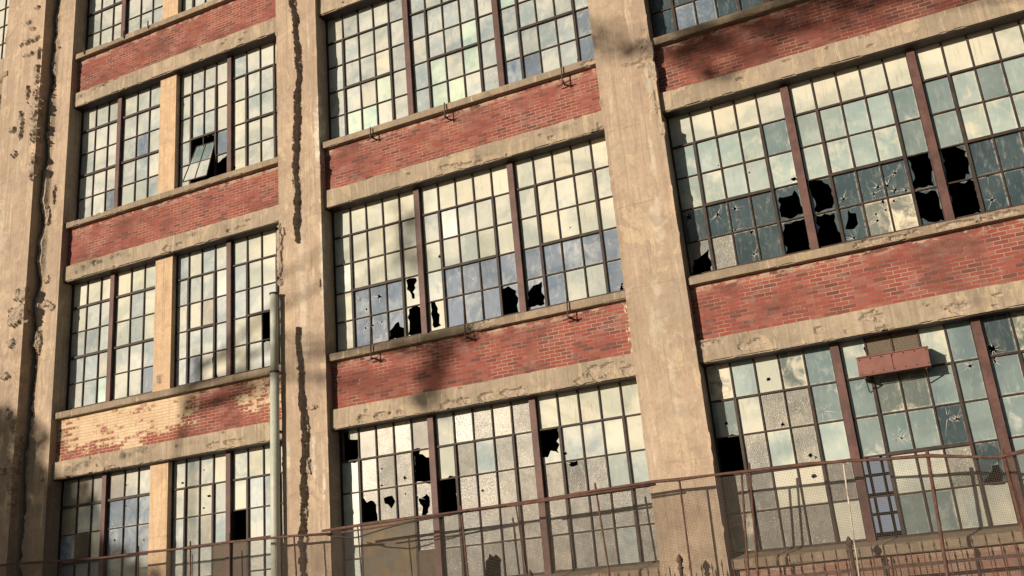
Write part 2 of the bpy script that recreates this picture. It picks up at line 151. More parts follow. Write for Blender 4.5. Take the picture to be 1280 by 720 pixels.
def mat_concrete(name,a,b,c):
    t=NT(name)
    big=t.noise(1.1,6,.6);streak=t.noise(1.0,5,.6,(9,9,.55),.6);fine=t.noise(28,5,.7);mid=t.noise(5,5,.62,dist=.8)
    col=t.mix(t.ramp(big,.35,.68),a,b)
    col=t.mix(t.math('MULTIPLY',t.ramp(streak,.48,.72),.55),col,c)
    col=t.mix(t.math('MULTIPLY',t.ramp(t.noise(1.3,4,.6,(14,14,.8),.3),.55,.75),.5),col,(b[0]*.62,b[1]*.6,b[2]*.58))
    # peeling skim coat patches with crisp edges
    patch=t.ramp(t.noise(2.2,7,.62,(1,1,.6),1.2),.56,.585)
    col=t.mix(t.math('MULTIPLY',patch,.45),col,(c[0]*1.08,c[1]*1.02,c[2]*.9))
    col=t.mix(t.math('MULTIPLY',t.ramp(mid,.42,.7),.35),col,(a[0]*.6,a[1]*.58,a[2]*.58))
    fd=t.ramp(fine,.3,.75)
    col=t.mix(t.math('MULTIPLY',fd,.22),col,(.12,.09,.07))
    rs=t.ramp(t.noise(1.0,6,.65,(22,22,.45),.25),.50,.68)
    col=t.mix(t.math('MULTIPLY',rs,.45),col,(.18,.14,.105))
    ws=t.ramp(t.noise(1.4,6,.7,(11,11,.7),.8),.60,.66)
    col=t.mix(t.math('MULTIPLY',ws,.45),col,(.66,.56,.43))
    sz=t.n('ShaderNodeSeparateXYZ');t.l(t.vec(),sz.inputs[0])
    ln=t.math('PINGPONG',t.math('ADD',sz.outputs[2],t.math('MULTIPLY',t.noise(2,3),.06)),.62)
    ln=t.math('SUBTRACT',1.0,t.ramp(ln,.0,.016));ln=t.math('MULTIPLY',ln,t.ramp(t.noise(1.5,3),.45,.6))
    col=t.mix(t.math('MULTIPLY',ln,.35),col,(.16,.12,.09))
    grime=t.ramp(t.noise(.55,6,.68),.50,.72)
    col=t.mix(t.math('MULTIPLY',grime,.5),col,(.22,.185,.145))
    _,sp,st,pl=t.attr('mask')
    agg=t.n('ShaderNodeTexVoronoi');t.l(t.vec(),agg.inputs['Vector']);agg.inputs['Scale'].default_value=38
    ac=t.mix(t.ramp(t.noise(14,4,.6),.35,.65),(.38,.31,.235),(.26,.20,.145))
    ac=t.mix(t.ramp(agg.outputs['Distance'],.1,.55),(.36,.31,.25),ac)
    col=t.mix(t.math('MULTIPLY',pl,.8),col,t.mix(t.ramp(mid,.4,.6),(.62,.56,.46),(.42,.40,.33)))
    col=t.mix(t.math('MULTIPLY',st,t.ramp(t.noise(6,5,.7,dist=.5),.3,.6)),col,(.055,.048,.042))
    col=t.mix(sp,col,ac)
    h=t.math('ADD',t.math('MULTIPLY',fine,.5),t.math('ADD',t.math('MULTIPLY',mid,.8),t.math('MULTIPLY',patch,.25)))
    h=t.math('ADD',h,t.math('MULTIPLY',sp,t.math('MULTIPLY',agg.outputs['Distance'],1.0)))
    return t.fin(col,.9,t.bump(h,.75,.012),.25)
CONC=mat_concrete('weathered_concrete',(.355,.272,.20),(.46,.355,.258),(.54,.45,.345))
CONC_D=mat_concrete('weathered_beam_concrete',(.29,.24,.175),(.40,.325,.235),(.49,.41,.305))
CONC_SILL=mat_concrete('grey_sill_concrete',(.24,.19,.135),(.31,.245,.17),(.36,.30,.21))
CONC_POST=mat_concrete('smooth_post_concrete',(.52,.37,.235),(.60,.43,.27),(.62,.47,.32))
def mat_brick(name,paint=None):
    t=NT(name)
    sep=t.n('ShaderNodeSeparateXYZ');t.l(t.vec(),sep.inputs[0])
    wob=t.math('MULTIPLY',t.math('SUBTRACT',t.noise(3.0,2),.5),.02)
    z=t.math('ADD',sep.outputs[2],wob);x=t.math('ADD',sep.outputs[0],t.math('MULTIPLY',t.math('SUBTRACT',t.noise(9,2),.5),.012))
    cv=t.n('ShaderNodeCombineXYZ');t.l(x,cv.inputs[0]);t.l(z,cv.inputs[1])
    br=t.n('ShaderNodeTexBrick');br.offset=.5;t.l(cv.outputs[0],br.inputs['Vector']);br.inputs['Scale'].default_value=1
    br.inputs['Brick Width'].default_value=.172;br.inputs['Row Height'].default_value=.0545;br.inputs['Mortar Size'].default_value=.0056;br.inputs['Mortar Smooth'].default_value=.25
    br.inputs['Color1'].default_value=(0,0,0,1);br.inputs['Color2'].default_value=(1,1,1,1);br.inputs['Mortar'].default_value=(0,0,0,1)
    rnd=t.n('ShaderNodeSeparateColor');t.l(br.outputs['Color'],rnd.inputs[0]);r=rnd.outputs[0]
    cr=t.n('ShaderNodeValToRGB');t.l(r,cr.inputs[0]);e=cr.color_ramp.elements
    e[0].position=0;e[0].color=(.12,.05,.045,1);e[1].position=1;e[1].color=(.31,.115,.088,1)
    for p,c in ((.13,(.155,.060,.050,1)),(.35,(.235,.062,.048,1)),(.7,(.275,.076,.056,1)),(.9,(.25,.10,.08,1))):
        q=e.new(p);q.color=c
    col=cr.outputs[0]
    col=t.mix(t.math('MULTIPLY',t.ramp(t.noise(60,3,.7),.35,.75),.35),col,(.16,.06,.045))
    col=t.mix(t.math('MULTIPLY',t.ramp(t.noise(1.6,5,.6),.45,.75),.45),col,(.31,.09,.06))
    col=t.mix(t.math('MULTIPLY',t.ramp(t.noise(2.4,6,.7,(1,1,1.6)),.55,.75),.5),col,(.38,.27,.235))
    mort=t.mix(t.ramp(t.noise(2.1,4),.4,.62),(.22,.12,.095),(.39,.265,.20))
    base=t.mix(br.outputs['Fac'],col,mort)
    # soot
    base=t.mix(t.math('MULTIPLY',t.ramp(t.noise(.9,5,.65,(1,1,2)),.50,.74),.6),base,(.09,.045,.035))
    # small leftover flecks of pale paint
    fl=t.ramp(t.noise(6.5,7,.72,(1,1,.8),.4),.665,.685)
    fl=t.math('MULTIPLY',fl,t.ramp(t.noise(.8,3),.45,.6))
    base=t.mix(t.math('MULTIPLY',fl,.75),base,(.58,.50,.40))
    hh=t.math('SUBTRACT',1.0,br.outputs['Fac'])
    rough=.9
    zz=t.math('SUBTRACT',sep.outputs[2],.0);fr_=t.math('FRACT',t.math('DIVIDE',t.math('ADD',zz,3.8076*4),3.8076))
    under=t.math('MULTIPLY',t.ramp(fr_,.250,.290),t.ramp(t.noise(4.5,6,.7,(1.0,1,2.2),.3),.50,.54))
    base=t.mix(t.math('MULTIPLY',under,.6),base,(.52,.41,.31))
    run=t.math('MULTIPLY',t.ramp(t.noise(1.3,5,.65,(6,6,.5),.2),.55,.72),.4)
    base=t.mix(run,base,(.14,.065,.052))
    if paint=='full':
        big=t.noise(1.25,5,.6,(1,1,.55),.3);m2=t.noise(15,5,.7,(1,1,1.6))
        s=t.math('ADD',t.math('MULTIPLY',big,1.15),t.math('MULTIPLY',r,.30))
        s=t.math('ADD',s,t.math('MULTIPLY',m2,.62))
        # bare brick block right of the middle, worn foot, far right worn
        b1=t.math('MULTIPLY',t.ramp(sep.outputs[0],-2.78,-2.70),t.math('SUBTRACT',1.0,t.ramp(sep.outputs[0],-2.1,-2.0)))
        foot=t.math('SUBTRACT',1.0,t.ramp(sep.outputs[2],.36,.75))
        right=t.ramp(sep.outputs[0],-3.9,-2.9)
        s=t.math('ADD',s,t.math('MULTIPLY',b1,.9));s=t.math('ADD',s,t.math('MULTIPLY',foot,.22));s=t.math('ADD',s,t.math('MULTIPLY',right,.10))
        bare=t.ramp(s,1.07,1.19)
        pc=t.mix(t.ramp(t.noise(3.5,6,.7),.35,.7),(.50,.375,.235),(.60,.475,.32));pc=t.mix(t.math('MULTIPLY',t.ramp(t.noise(1.4,5,.7,(5,5,.6)),.45,.7),.5),pc,(.42,.27,.19))
        pc=t.mix(t.math('MULTIPLY',br.outputs['Fac'],.25),pc,(.4,.3,.2))
        base=t.mix(bare,pc,base)
    elif paint=='wash':base=t.mix(t.math('ADD',.35,t.math('MULTIPLY',t.ramp(t.noise(2,6,.7),.35,.6),.4)),base,(.33,.25,.19))
    elif paint=='right':
        s=t.math('ADD',t.math('MULTIPLY',t.ramp(sep.outputs[0],4.55,5.25),.78),t.noise(5,6,.7,(1.4,1,.6),.4))
        s=t.math('ADD',s,t.math('MULTIPLY',r,-.08))
        base=t.mix(t.ramp(s,1.02,1.08),base,(.54,.43,.30))
    bmp=t.math('ADD',t.math('MULTIPLY',hh,1.0),t.math('MULTIPLY',t.noise(45,4,.7),.5))
    return t.fin(base,rough,t.bump(bmp,.8,.008),.2)
BRICK=mat_brick('red_brick');BRICK_P=mat_brick('red_brick_under_cream_paint','full');BRICK_R=mat_brick('red_brick_with_paint_remnants','right');BRICK_L=mat_brick('brick_with_tan_wash','wash')
def mat_metal(name,a,b,rough=.7,sc=9,spec=.35):
    t=NT(name);n1=t.noise(sc,6,.7);n2=t.noise(sc*5,4,.7)
    col=t.mix(t.ramp(n1,.4,.62),a,b);col=t.mix(t.math('MULTIPLY',t.ramp(n2,.5,.75),.4),col,(a[0]*.5,a[1]*.5,a[2]*.5))
    return t.fin(col,rough,t.bump(t.math('ADD',n1,t.math('MULTIPLY',n2,.4)),.4,.004),spec)
SASH=mat_metal('dark_rusty_sash_steel',(.020,.014,.011),(.048,.027,.019),.65,6)
MULL=mat_metal('oxide_red_mullion_steel',(.065,.030,.026),(.115,.052,.042),.6,3)
HOOD=mat_metal('brown_hood_steel',(.15,.055,.042),(.185,.07,.052),.5,5)
RUST=mat_metal('rusted_fence_steel',(.075,.036,.026),(.125,.062,.045),.8,14)
IRON=mat_metal('old_wrought_iron',(.05,.032,.026),(.11,.06,.045),.75,20)
GALV=mat_metal('galvanised_wire',(.12,.105,.09),(.15,.12,.095),.7,10)
WHT=mat_metal('chipped_white_post_paint',(.55,.50,.42),(.35,.27,.2),.6,8)
POLE=mat_metal('pale_green_grey_pole_paint',(.42,.44,.37),(.34,.36,.30),.5,3)
RUBBER=mat_metal('black_cable_rubber',(.02,.018,.016),(.03,.025,.02),.6,10)
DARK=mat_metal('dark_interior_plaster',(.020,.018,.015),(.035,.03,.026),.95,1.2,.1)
BOARD=mat_metal('grimy_board',(.125,.115,.090),(.19,.135,.075),.8,1.6)
SCREEN=mat_metal('brown_wire_screen',(.095,.075,.055),(.14,.115,.085),.9,60)
def mat_glass():
    t=NT('dirty_factory_glass')
    ca,_,_,_=t.attr('tint');cb,_,_,_=t.attr('tint2');_,spk,cov,rgh=t.attr('fx')
    uvn=t.n('ShaderNodeUVMap');sp=t.n('ShaderNodeSeparateXYZ');t.l(uvn.outputs[0],sp.inputs[0])
    u,v=sp.outputs[0],sp.outputs[1]
    eu=t.math('MINIMUM',u,t.math('SUBTRACT',1.0,u));ev=t.math('MINIMUM',v,t.math('SUBTRACT',1.0,v))
    e=t.math('MINIMUM',eu,t.math('MULTIPLY',ev,1.5))
    n1=t.noise(5.5,6,.62,(1,1,.8),.8);n2=t.noise(2.2,4,.55,(1,1,1.3));n3=t.noise(14,6,.72,(1,1,.35),.4)
    # residue of paint clings to the edges of each pane and thins to the middle
    k=t.math('ADD',n1,t.math('MULTIPLY',n2,.35));k=t.math('ADD',k,t.math('MULTIPLY',t.math('SUBTRACT',.12,t.math('MINIMUM',e,.12)),1.5))
    k=t.math('ADD',k,t.math('MULTIPLY',t.math('SUBTRACT',cov,.5),1.0))
    m=t.ramp(k,.56,.82)
    big=t.noise(.75,5,.6,(1,1,1.5),.6)
    col=t.mix(m,cb,ca)
    col=t.mix(t.math('MULTIPLY',t.ramp(big,.42,.62),.8),col,(.60,.68,.72),'MULTIPLY')  # broad cool mottling paints sky reflection across the panes
    rim=t.math('MULTIPLY',t.math('SUBTRACT',1.0,t.ramp(e,.015,.11)),t.ramp(t.noise(13,5,.7),.38,.62))
    col=t.mix(t.math('MULTIPLY',rim,.55),col,(.62,.60,.50))
    drip=t.ramp(t.noise(3.0,5,.65,(9,9,.7),.2),.56,.74)
    col=t.mix(t.math('MULTIPLY',drip,.38),col,(.16,.17,.16))
    col=t.mix(t.math('MULTIPLY',t.ramp(n3,.5,.8),.28),col,(.70,.66,.56))
    col=t.mix(t.math('MULTIPLY',t.ramp(t.noise(1.7,6,.7,(1,1,.7),.5),.52,.8),.4),col,(.10,.11,.105))
    col=t.mix(t.math('MULTIPLY',t.math('SUBTRACT',1.0,t.ramp(ev,0,.05)),.35),col,(.16,.13,.09))
    # pebbled / wired panes
    vo=t.n('ShaderNodeTexVoronoi');t.l(t.vec(),vo.inputs['Vector']);vo.inputs['Scale'].default_value=70
    pn=t.noise(55,3,.8)
    col=t.mix(t.math('MULTIPLY',spk,t.math('MULTIPLY',t.ramp(pn,.4,.7),.6)),col,(.10,.09,.075))
    col=t.mix(t.math('MULTIPLY',spk,t.math('MULTIPLY',t.ramp(t.noise(48,3,.8,(1,1.3,1)),.56,.70),t.ramp(t.noise(2.5,4,.6),.35,.62))),col,(.66,.62,.52))
    h=t.math('MULTIPLY',spk,vo.outputs['Distance'])
    wav=t.noise(1.6,2,.5)
    nb=t.bump(h,.6,.004,t.bump(wav,.12,.015))
    t.b.inputs['IOR'].default_value=1.5
    return t.fin(col,rgh,nb,t.math('MULTIPLY_ADD',rgh,-1.0,.62,clamp=True))
GLASS=mat_glass()
CRACK=NT('broken_glass_edge').fin((.55,.55,.50),.5)
t=NT('blue_glow_inner_glass');nn=t.noise(3,3)
t.b.inputs['Emission Color'].default_value=(.36,.385,.43,1);t.b.inputs['Emission Strength'].default_value=.6  # emission stands in for sky light coming through the glass
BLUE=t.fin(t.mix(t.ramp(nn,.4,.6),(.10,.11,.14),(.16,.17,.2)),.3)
t=NT('asphalt');ASPH=t.fin(t.mix(t.ramp(t.noise(30,5,.7),.3,.7),(.04,.04,.04),(.065,.062,.058)),.9,t.bump(t.noise(120,3),.5,.01))
t=NT('sidewalk_concrete');PAVE=t.fin(t.mix(t.ramp(t.noise(3,6,.7),.3,.7),(.21,.20,.18),(.15,.14,.125)),.9,t.bump(t.noise(60,3),.4,.005))
t=NT('dry_ground');GROUND=t.fin(t.mix(t.ramp(t.noise(.5,6,.7),.3,.7),(.09,.085,.06),(.13,.115,.085)),.95)
t=NT('road_paint');PAINT=t.fin((.7,.6,.25),.7)
t=NT('bark');BARK=t.fin(t.mix(t.noise(8,5,.7,(1,1,.3)),(.07,.05,.035),(.14,.11,.08)),.95)
t=NT('leaf');LEAF=t.fin(t.mix(t.ramp(t.noise(1.5,3),.4,.6),(.05,.08,.03),(.10,.11,.04)),.8)
# ------------------------------------------------------------------ setting
def flat(name,x0,x1,y0,y1,z,m,kind='structure'):
    o=mesh_obj(name,[(x0,y0,z),(x1,y0,z),(x1,y1,z),(x0,y1,z)],[(0,1,2,3)],m);tag(o,kind=kind);return o
flat('ground',-400,400,-400,400,GZ-.20,GROUND)
flat('road',-400,400,-19,-4.6,GZ-.14,ASPH)
mb=MB();mb.box(-60,60,-4.5,.05,GZ-.3,GZ);mb.build('pavement',PAVE)['kind']='structure'
mb=MB();mb.box(-60,60,-4.66,-4.5,GZ-.3,GZ+.004);mb.build('kerb',PAVE)['kind']='structure'
flat('road_marking',-60,60,-11.9,-11.78,GZ-.136,PAINT)
mb=MB();mb.box(-60,60,-22.5,-19,GZ-.3,GZ);mb.build('far_pavement',PAVE)['kind']='structure'
# ------------------------------------------------------------------ factory building
BLD=empty('factory_building',(2.5,0,GZ))
tag(BLD,'old concrete framed factory with red brick spandrels and large broken steel sash windows','building')
def sample_path(P,ds):
    """P: list of 2D points. returns positions, normals(2D outward guess), cumulative"""
    out=[];nor=[]
    segn=[]
    for i in range(len(P)-1):
        d=np.array(P[i+1])-np.array(P[i]);L=np.hypot(*d);segn.append((d/L,L))
    for i,(d,L) in enumerate(segn):
        n=max(1,int(round(L/ds)))
        nn=np.array([d[1],-d[0]])
        for k in range(n+(1 if i==len(segn)-1 else 0)):
            t=k/n
            out.append(np.array(P[i])+d*L*t)
            if k==0 and i>0:
                pn=np.array([segn[i-1][0][1],-segn[i-1][0][0]]);q=nn+pn;nor.append(q/np.hypot(*q)*1.2)
            else:nor.append(nn)
    return np.array(out),np.array(nor)
def rough_bar(name,axis,path,t0,t1,ds,dt,mat,parent,spalls=(),stains=(),pales=(),amp=.006,crack=None,seed=0,sgn=1,ragged=None,dk=1):
    P,Nn=sample_path(path,ds)
    nt=max(2,int(round((t1-t0)/dt))+1);T=np.linspace(t0,t1,nt)
    S=len(P)
    a=np.repeat(P[None,:,0],nt,0);b=np.repeat(P[None,:,1],nt,0);tt=np.repeat(T[:,None],S,1)
    if axis=='z':X,Y,Z=a,b,tt
    else:X,Y,Z=tt,b,a
    na=np.repeat(Nn[None,:,0],nt,0)*sgn;nb=np.repeat(Nn[None,:,1],nt,0)*sgn
    d=amp*(fbm(X,Y,Z,3,3,seed)*1.6+fbm(X,Y,Z,14,3,seed+9)*.9)+amp*.3
    corner=np.zeros(S);
    for c in path[1:-1]:
        corner=np.maximum(corner,np.exp(-(np.hypot(P[:,0]-c[0],P[:,1]-c[1])/.012)**2))
    chip=sstep(fbm(X,Y,Z,5,4,seed+30),.08,.24)
    ck=1.0 if axis=='z' else 2.0
    chip=np.maximum(chip,(ck-1)*sstep(fbm(X,Y,Z,2.2,5,seed+33),.10,.2)*.8)
    d=d+corner[None,:]*(.004+.022*ck*chip)
    spm=np.zeros_like(X)
    def fld(l,sh=.35,oct=4,nsc=11):
        m=np.zeros_like(X)
        if not len(l):return m
        nz=fbm(X,Y,Z,nsc,oct,seed+50)+.6*fbm(X,Y,Z*2.5,31,3,seed+51)
        for e in l:
            x0,y0,z0,rx,ry,rz=e[:6]
            q=1-np.sqrt(((X-x0)/rx)**2+((Y-y0)/ry)**2+((Z-z0)/rz)**2)+nz*1.7
            m=np.maximum(m,sstep(q,0,sh)*(e[6] if len(e)>6 else 1))
        return m
    spm=fld(spalls,.22)
    dep=dk*(.012+.042*(fbm(X,Y,Z,18,4,seed+77)+.5))
    d=d+spm*dep
    st=fld([s for s in stains],1.2);pl=fld(pales,.5)
    if ragged is not None:   # ragged (path index side) edge: push in near a corner
        c,amt=ragged
        w=np.exp(-(np.hypot(P[:,0]-c[0],P[:,1]-c[1])/.05)**2)[None,:]
        q=(fbm(Z*0,Y*0,Z,2.3,5,seed+5)+.25)
        d=d+w*amt*np.clip(q,0,1);spm=np.maximum(spm,sstep(w*q,.12,.3))
    if crack is not None:
        cx,cw=crack(T)
        f=(np.abs(Y-path[1][1])<1e-6)
        jag=.05*fbm(X*0,Y*0,Z,5,3,seed+3)+.035*fbm(X*0,Y*0,Z,22,3,seed+8)
        dx=np.abs(X-(cx[:,None]+jag))
        w=cw[:,None]*.45*(.95+2.2*fbm(X*0,Y*0+4,Z,6,4,seed+4))
        cm=1-sstep(dx,w*.6,w+.008)
        cm=np.where((cw[:,None]>0)&f,cm,0)
        oz=1-sstep(dx,w+.008,w+.03+.09*(fbm(X,Y,Z,8,4,seed+71)+.12))
        oz=np.where(f&(cw[:,None]>0),oz,0)
        d=d+cm*.10+oz*(.012+.05*(fbm(X,Y,Z,17,3,seed+72)+.3))*(1-cm)
        spm=np.maximum(spm,oz*.75)
        spm=np.maximum(spm,np.where(f&(cw[:,None]>0),(1-sstep(dx-.008,w,w+.018+.06*fbm(X,Y,Z,9,3,seed)))*.55,0))
        st=np.maximum(st,sstep(cm,.6,1)*1.0)
    a2=a-na*d;b2=b-nb*d
    if axis=='z':V=np.stack([a2,b2,tt],-1)
    else:V=np.stack([tt,b2,a2],-1)
    V=V.reshape(-1,3);F=[]
    for i in range(nt-1):
        r=i*S
        for j in range(S-1):
            q=(r+j,r+j+1,r+j+1+S,r+j+S)
            F.append(q if (axis=='z')==(sgn>0) else q[::-1])
    # caps
    F.append(tuple(range(S))[::-1]);F.append(tuple((nt-1)*S+j for j in range(S)))
    M=np.stack([spm,st,pl,np.ones_like(pl)],-1).reshape(-1,4)
    o=mesh_obj(name,V,F,mat,parent,smooth=False,attrs={'mask':('POINT',M)})
    return o
ZB,ZT=GZ,15.55
def pier(name,xl,xr,yf,yb,**k):
    # path order chosen so that the 2D normal (dy,-dx) points outward
    return rough_bar(name,'z',[(xl,yb),(xl,yf),(xr,yf),(xr,yb)],ZB,ZT,k.pop('ds',.028),k.pop('dt',.03),k.pop('mat',CONC),BLD,sgn=-1,**k)
def csp(lst,y,depth=.12):
    return [(p[0],y,p[1],max(rx,.03),depth,max(rz,.03)) for p,rx,rz in lst]
crz=[(8.6,-.53),(8.08,-.521),(7.545,-.461),(7.027,-.419),(6.369,-.418),(5.736,-.45),(5.121,-.499),(4.589,-.529),(4.049,-.49),(3.464,-.521),(2.4,-.50),(1.491,-.53),(.807,-.489),(.277,-.455),(-.239,-.438),(-.737,-.482),(-1.591,-.519),(-2.174,-.534),(-4.5,-.52)]
def crackB(T):
    zz=np.array([c[0] for c in crz][::-1]);xx=np.array([c[1] for c in crz][::-1])
    x=np.interp(T,zz,xx)
    w=np.interp(T,[-4.5,-.5,0,.8,1.2,1.6,1.9,3.2,3.5,4.2,5.5,7.5,9],[.022,.026,.032,.028,.02,.01,0,0,.026,.036,.034,.036,.045])
    return x,np.where(w>.004,w,0)
pm=[]
for z in np.arange(1.3,3.7,.18):pm.append((-.455,-.34,z,.085,.1,.16,.9))
pier('pilaster',-.90,-.03,-.34,.12,ds=.012,dt=.02,crack=crackB,seed=11,
     spalls=[s for s in csp([c for c in CSP if c[0][0]<1],-.34)]+[(-.9,-.34,3.2,.07,.2,.55)]+[(float(np.interp(z,[c[0] for c in crz][::-1],[c[1] for c in crz][::-1]))+random.uniform(-.06,.05),-.34,z,random.uniform(.03,.075),.1,random.uniform(.05,.22)) for z in list(np.arange(3.7,8.5,.33))+list(np.arange(-3,1.2,.35))],
     stains=[(-.43,-.34,z,.06,.1,.25,.55) for z in np.arange(3.6,8.5,.5)]+[(-.46,-.34,z,.05,.1,.25,.4) for z in np.arange(-3,1.4,.5)],
     pales=[(-.05,-.34,5.2,.09,.2,.75,1),(-.05,-.34,2.9,.035,.1,1.1,.9),(-.30,-.34,-.4,.04,.1,.4,.8),(-.12,-.34,-.9,.03,.1,.3,.9),(-.8,-.34,-.3,.05,.1,.3,.6)]+[(m[0],m[1],m[2],m[3],m[4],m[5],.45) for m in pm])
pier('pilaster',5.09,5.963,-.34,.12,seed=21,spalls=csp([c for c in CSP if c[0][0]>1],-.34),
     stains=[(5.9,-.34,4.95,.25,.2,.28,.8),(5.6,-.34,4.9,.2,.2,.12,.5)],  # darker patches high on the front face
     pales=[(5.86,-.34,4.3,.05,.2,.3,.9),(5.7,-.34,2.1,.10,.1,.45,.55),(5.55,-.34,1.2,.08,.1,.4,.4),(5.45,-.34,.6,.12,.1,.3,.35),(5.75,-.34,3.1,.04,.1,.4,.5),(5.6,-.34,-.2,.05,.1,.7,.35)])
pier('pilaster',-6.60,-6.135,-.34,.12,ds=.018,dt=.022,seed=31,dk=1.4,spalls=csp(ASP2,-.34),ragged=((-6.60,-.34),.16),
     stains=[(-6.15,-.34,-.2,.2,.2,.5,.4)],pales=[])
pier('pilaster',-7.85,-6.72,-.60,.12,seed=41,dk=1.8,spalls=csp(ASP,-.60,.12),stains=[(-7,-.54,1.8,.6,.2,1.6,.35),(-7.2,-.54,-1.5,.8,.2,2,.3)],pales=[(-7.5,-.54,5,.15,.2,1.2,.35)])
pier('pilaster',11.07,11.95,-.34,.12,seed=51,ds=.06,dt=.08)
mb=MB();mb.box(-6.73,-6.45,-.10,.1,GZ,ZT);mb.build('joint_filler',DARK,BLD)
for x,z0,z1 in ((-6.83,5.4,8.9),(-6.97,6.3,8.1),(-6.80,3.1,4.6),(-7.05,2.0,3.3),(-6.82,-1.6,.4)):
    mb=MB();pts=[(x+random.uniform(-.012,.012),-.575+random.uniform(-.01,.012),z) for z in np.linspace(z0,z1,9)]
    mb.tube(pts,.009,6);mb.build('rebar',RUST,BLD,True)
# bay zero wall left of the first pier
mb=MB();mb.box(-9.8,-7.86,-.05,.12,GZ,7.9);mb.box(-9.8,-7.86,-.05,.12,8.1,9.72);mb.build('side_wall',CONC_D,BLD)
BAYS={'b1':(-6.135,-.90),'b2':(-.03,5.09),'b3':(5.963,11.07)}
def stain_list(xl,xr,z,y,n,rnd):
    return [(rnd.uniform(xl,xr),y,z+rnd.uniform(-.12,.15),rnd.uniform(.1,.45),.3,rnd.uniform(.05,.14),rnd.uniform(.2,.55)) for _ in range(n)]
STX={('b1',1):[(-5.55,8.02-.12,.35),(-5.9,8.02-.2,.2)],('b1',0):[(-5.6,4.0,.35),(-5.3,4.03,.4),(-4.8,4.06,.3)],('b1',-1):[(-5.6,.15,.3),(-5.2,.2,.4),(-3.9,.25,.3),(-4.4,.2,.3)]}
for fi,zf in ((-2,-FZ),(-1,0.),(0,FZ),(1,2*FZ),(2,3*FZ)):
    for bn,(xl,xr) in BAYS.items():
        r_=random.Random(fi*10+ord(bn[1]))
        zt,zb=zf+.322,zf-.004
        near=fi<2
        ds,dt=(.022,.028) if near else (.06,.1)
        if zf<-1:      # foundation beam under the lowest visible sill
            zt,zb=zf+.335,GZ+.0
        sp=[(p[0],-.25,p[1]-.015,max(rx,.05),.13,max(rz,.035)) for p,rx,rz in LSP if xl-.1<p[0]<xr+.1 and abs(p[1]-(zb+zt)/2)<.4]
        sp+=[(r_.uniform(xl,xr),-.25,r_.uniform(zb,zt),r_.uniform(.02,.06),.08,r_.uniform(.015,.03)) for _ in range(7)]
        st=stain_list(xl,xr,(zb+zt)/2,-.25,5,r_)+[(a,-.25,b,c,.3,.10,1.0) for a,b,c in STX.get((bn,fi),[])]
        rough_bar('lintel','x',[(zt,.12),(zt,-.25),(zb,-.25),(zb,.12)],xl-.02,xr+.02,ds,dt,CONC_D,BLD,sp,st,[],seed=100+fi*7+ord(bn[1]),sgn=-1,amp=.007)
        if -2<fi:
            mb=MB();mb.box(xl+.004,xr-.004,-.232,-.03,zb-.012,zb-.005);mb.build('lintel_shade_strip',SASH,BLD)  # dark sheet added under the lintel to stand in for soffit shade
        # brick spandrel panel
        bm=BRICK_L if fi==-2 else {('b1',-1):BRICK_P,('b2',-1):BRICK_R}.get((bn,fi),BRICK)
        z0,z1=zt-.01,zf+1.12
        nx,nz=int((xr-xl)/.05),16
        g=np.meshgrid(np.linspace(xl-.02,xr+.02,nx+1),np.linspace(z0,z1,nz+1))
        X,Z=g;Y=-.18-.012*fbm(X,X*0,Z,1.5,3,5)+.004*fbm(X,X*0,Z,9,3,6)
        V=np.stack([X,Y,Z],-1).reshape(-1,3).tolist();F=[]
        for i in range(nz):
            for j in range(nx):
                a=i*(nx+1)+j;F.append((a,a+1,a+nx+2,a+nx+1))
        n=len(V);V+=[(xl-.02,.12,z0),(xr+.02,.12,z0),(xr+.02,.12,z1),(xl-.02,.12,z1)]
        F+=[(n+3,n+2,n+1,n)]
        F+=[tuple(range(0,nx+1))[::-1]+(n,n+1),tuple(nz*(nx+1)+j for j in range(nx+1))+(n+2,n+3)]
        mesh_obj('brick_spandrel',V,F,bm,BLD,smooth=False)
# top parapet
mb=MB();mb.box(-9.8,11.95,-.16,.3,13.0,ZT-.05);mb.build('parapet_wall',BRICK,BLD)
# interior: slabs, back wall, end walls, columns
for zf in (-2*FZ+.2,-FZ,0,FZ,2*FZ,3*FZ):
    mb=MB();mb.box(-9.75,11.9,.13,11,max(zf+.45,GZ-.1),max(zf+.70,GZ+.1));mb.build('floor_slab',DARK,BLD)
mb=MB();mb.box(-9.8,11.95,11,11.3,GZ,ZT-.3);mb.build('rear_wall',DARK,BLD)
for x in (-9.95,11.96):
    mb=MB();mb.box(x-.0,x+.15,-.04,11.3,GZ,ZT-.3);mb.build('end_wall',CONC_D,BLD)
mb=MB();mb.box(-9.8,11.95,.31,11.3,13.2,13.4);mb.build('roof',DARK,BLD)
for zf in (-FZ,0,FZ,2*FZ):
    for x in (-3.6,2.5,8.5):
        mb=MB();mb.tube([(x,5.0,zf-2.9-.2),(x,5.0,zf+.35),(x,5.0,zf+.45)],[.26,.26,.6],12);mb.build('interior_column',DARK,BLD,True)
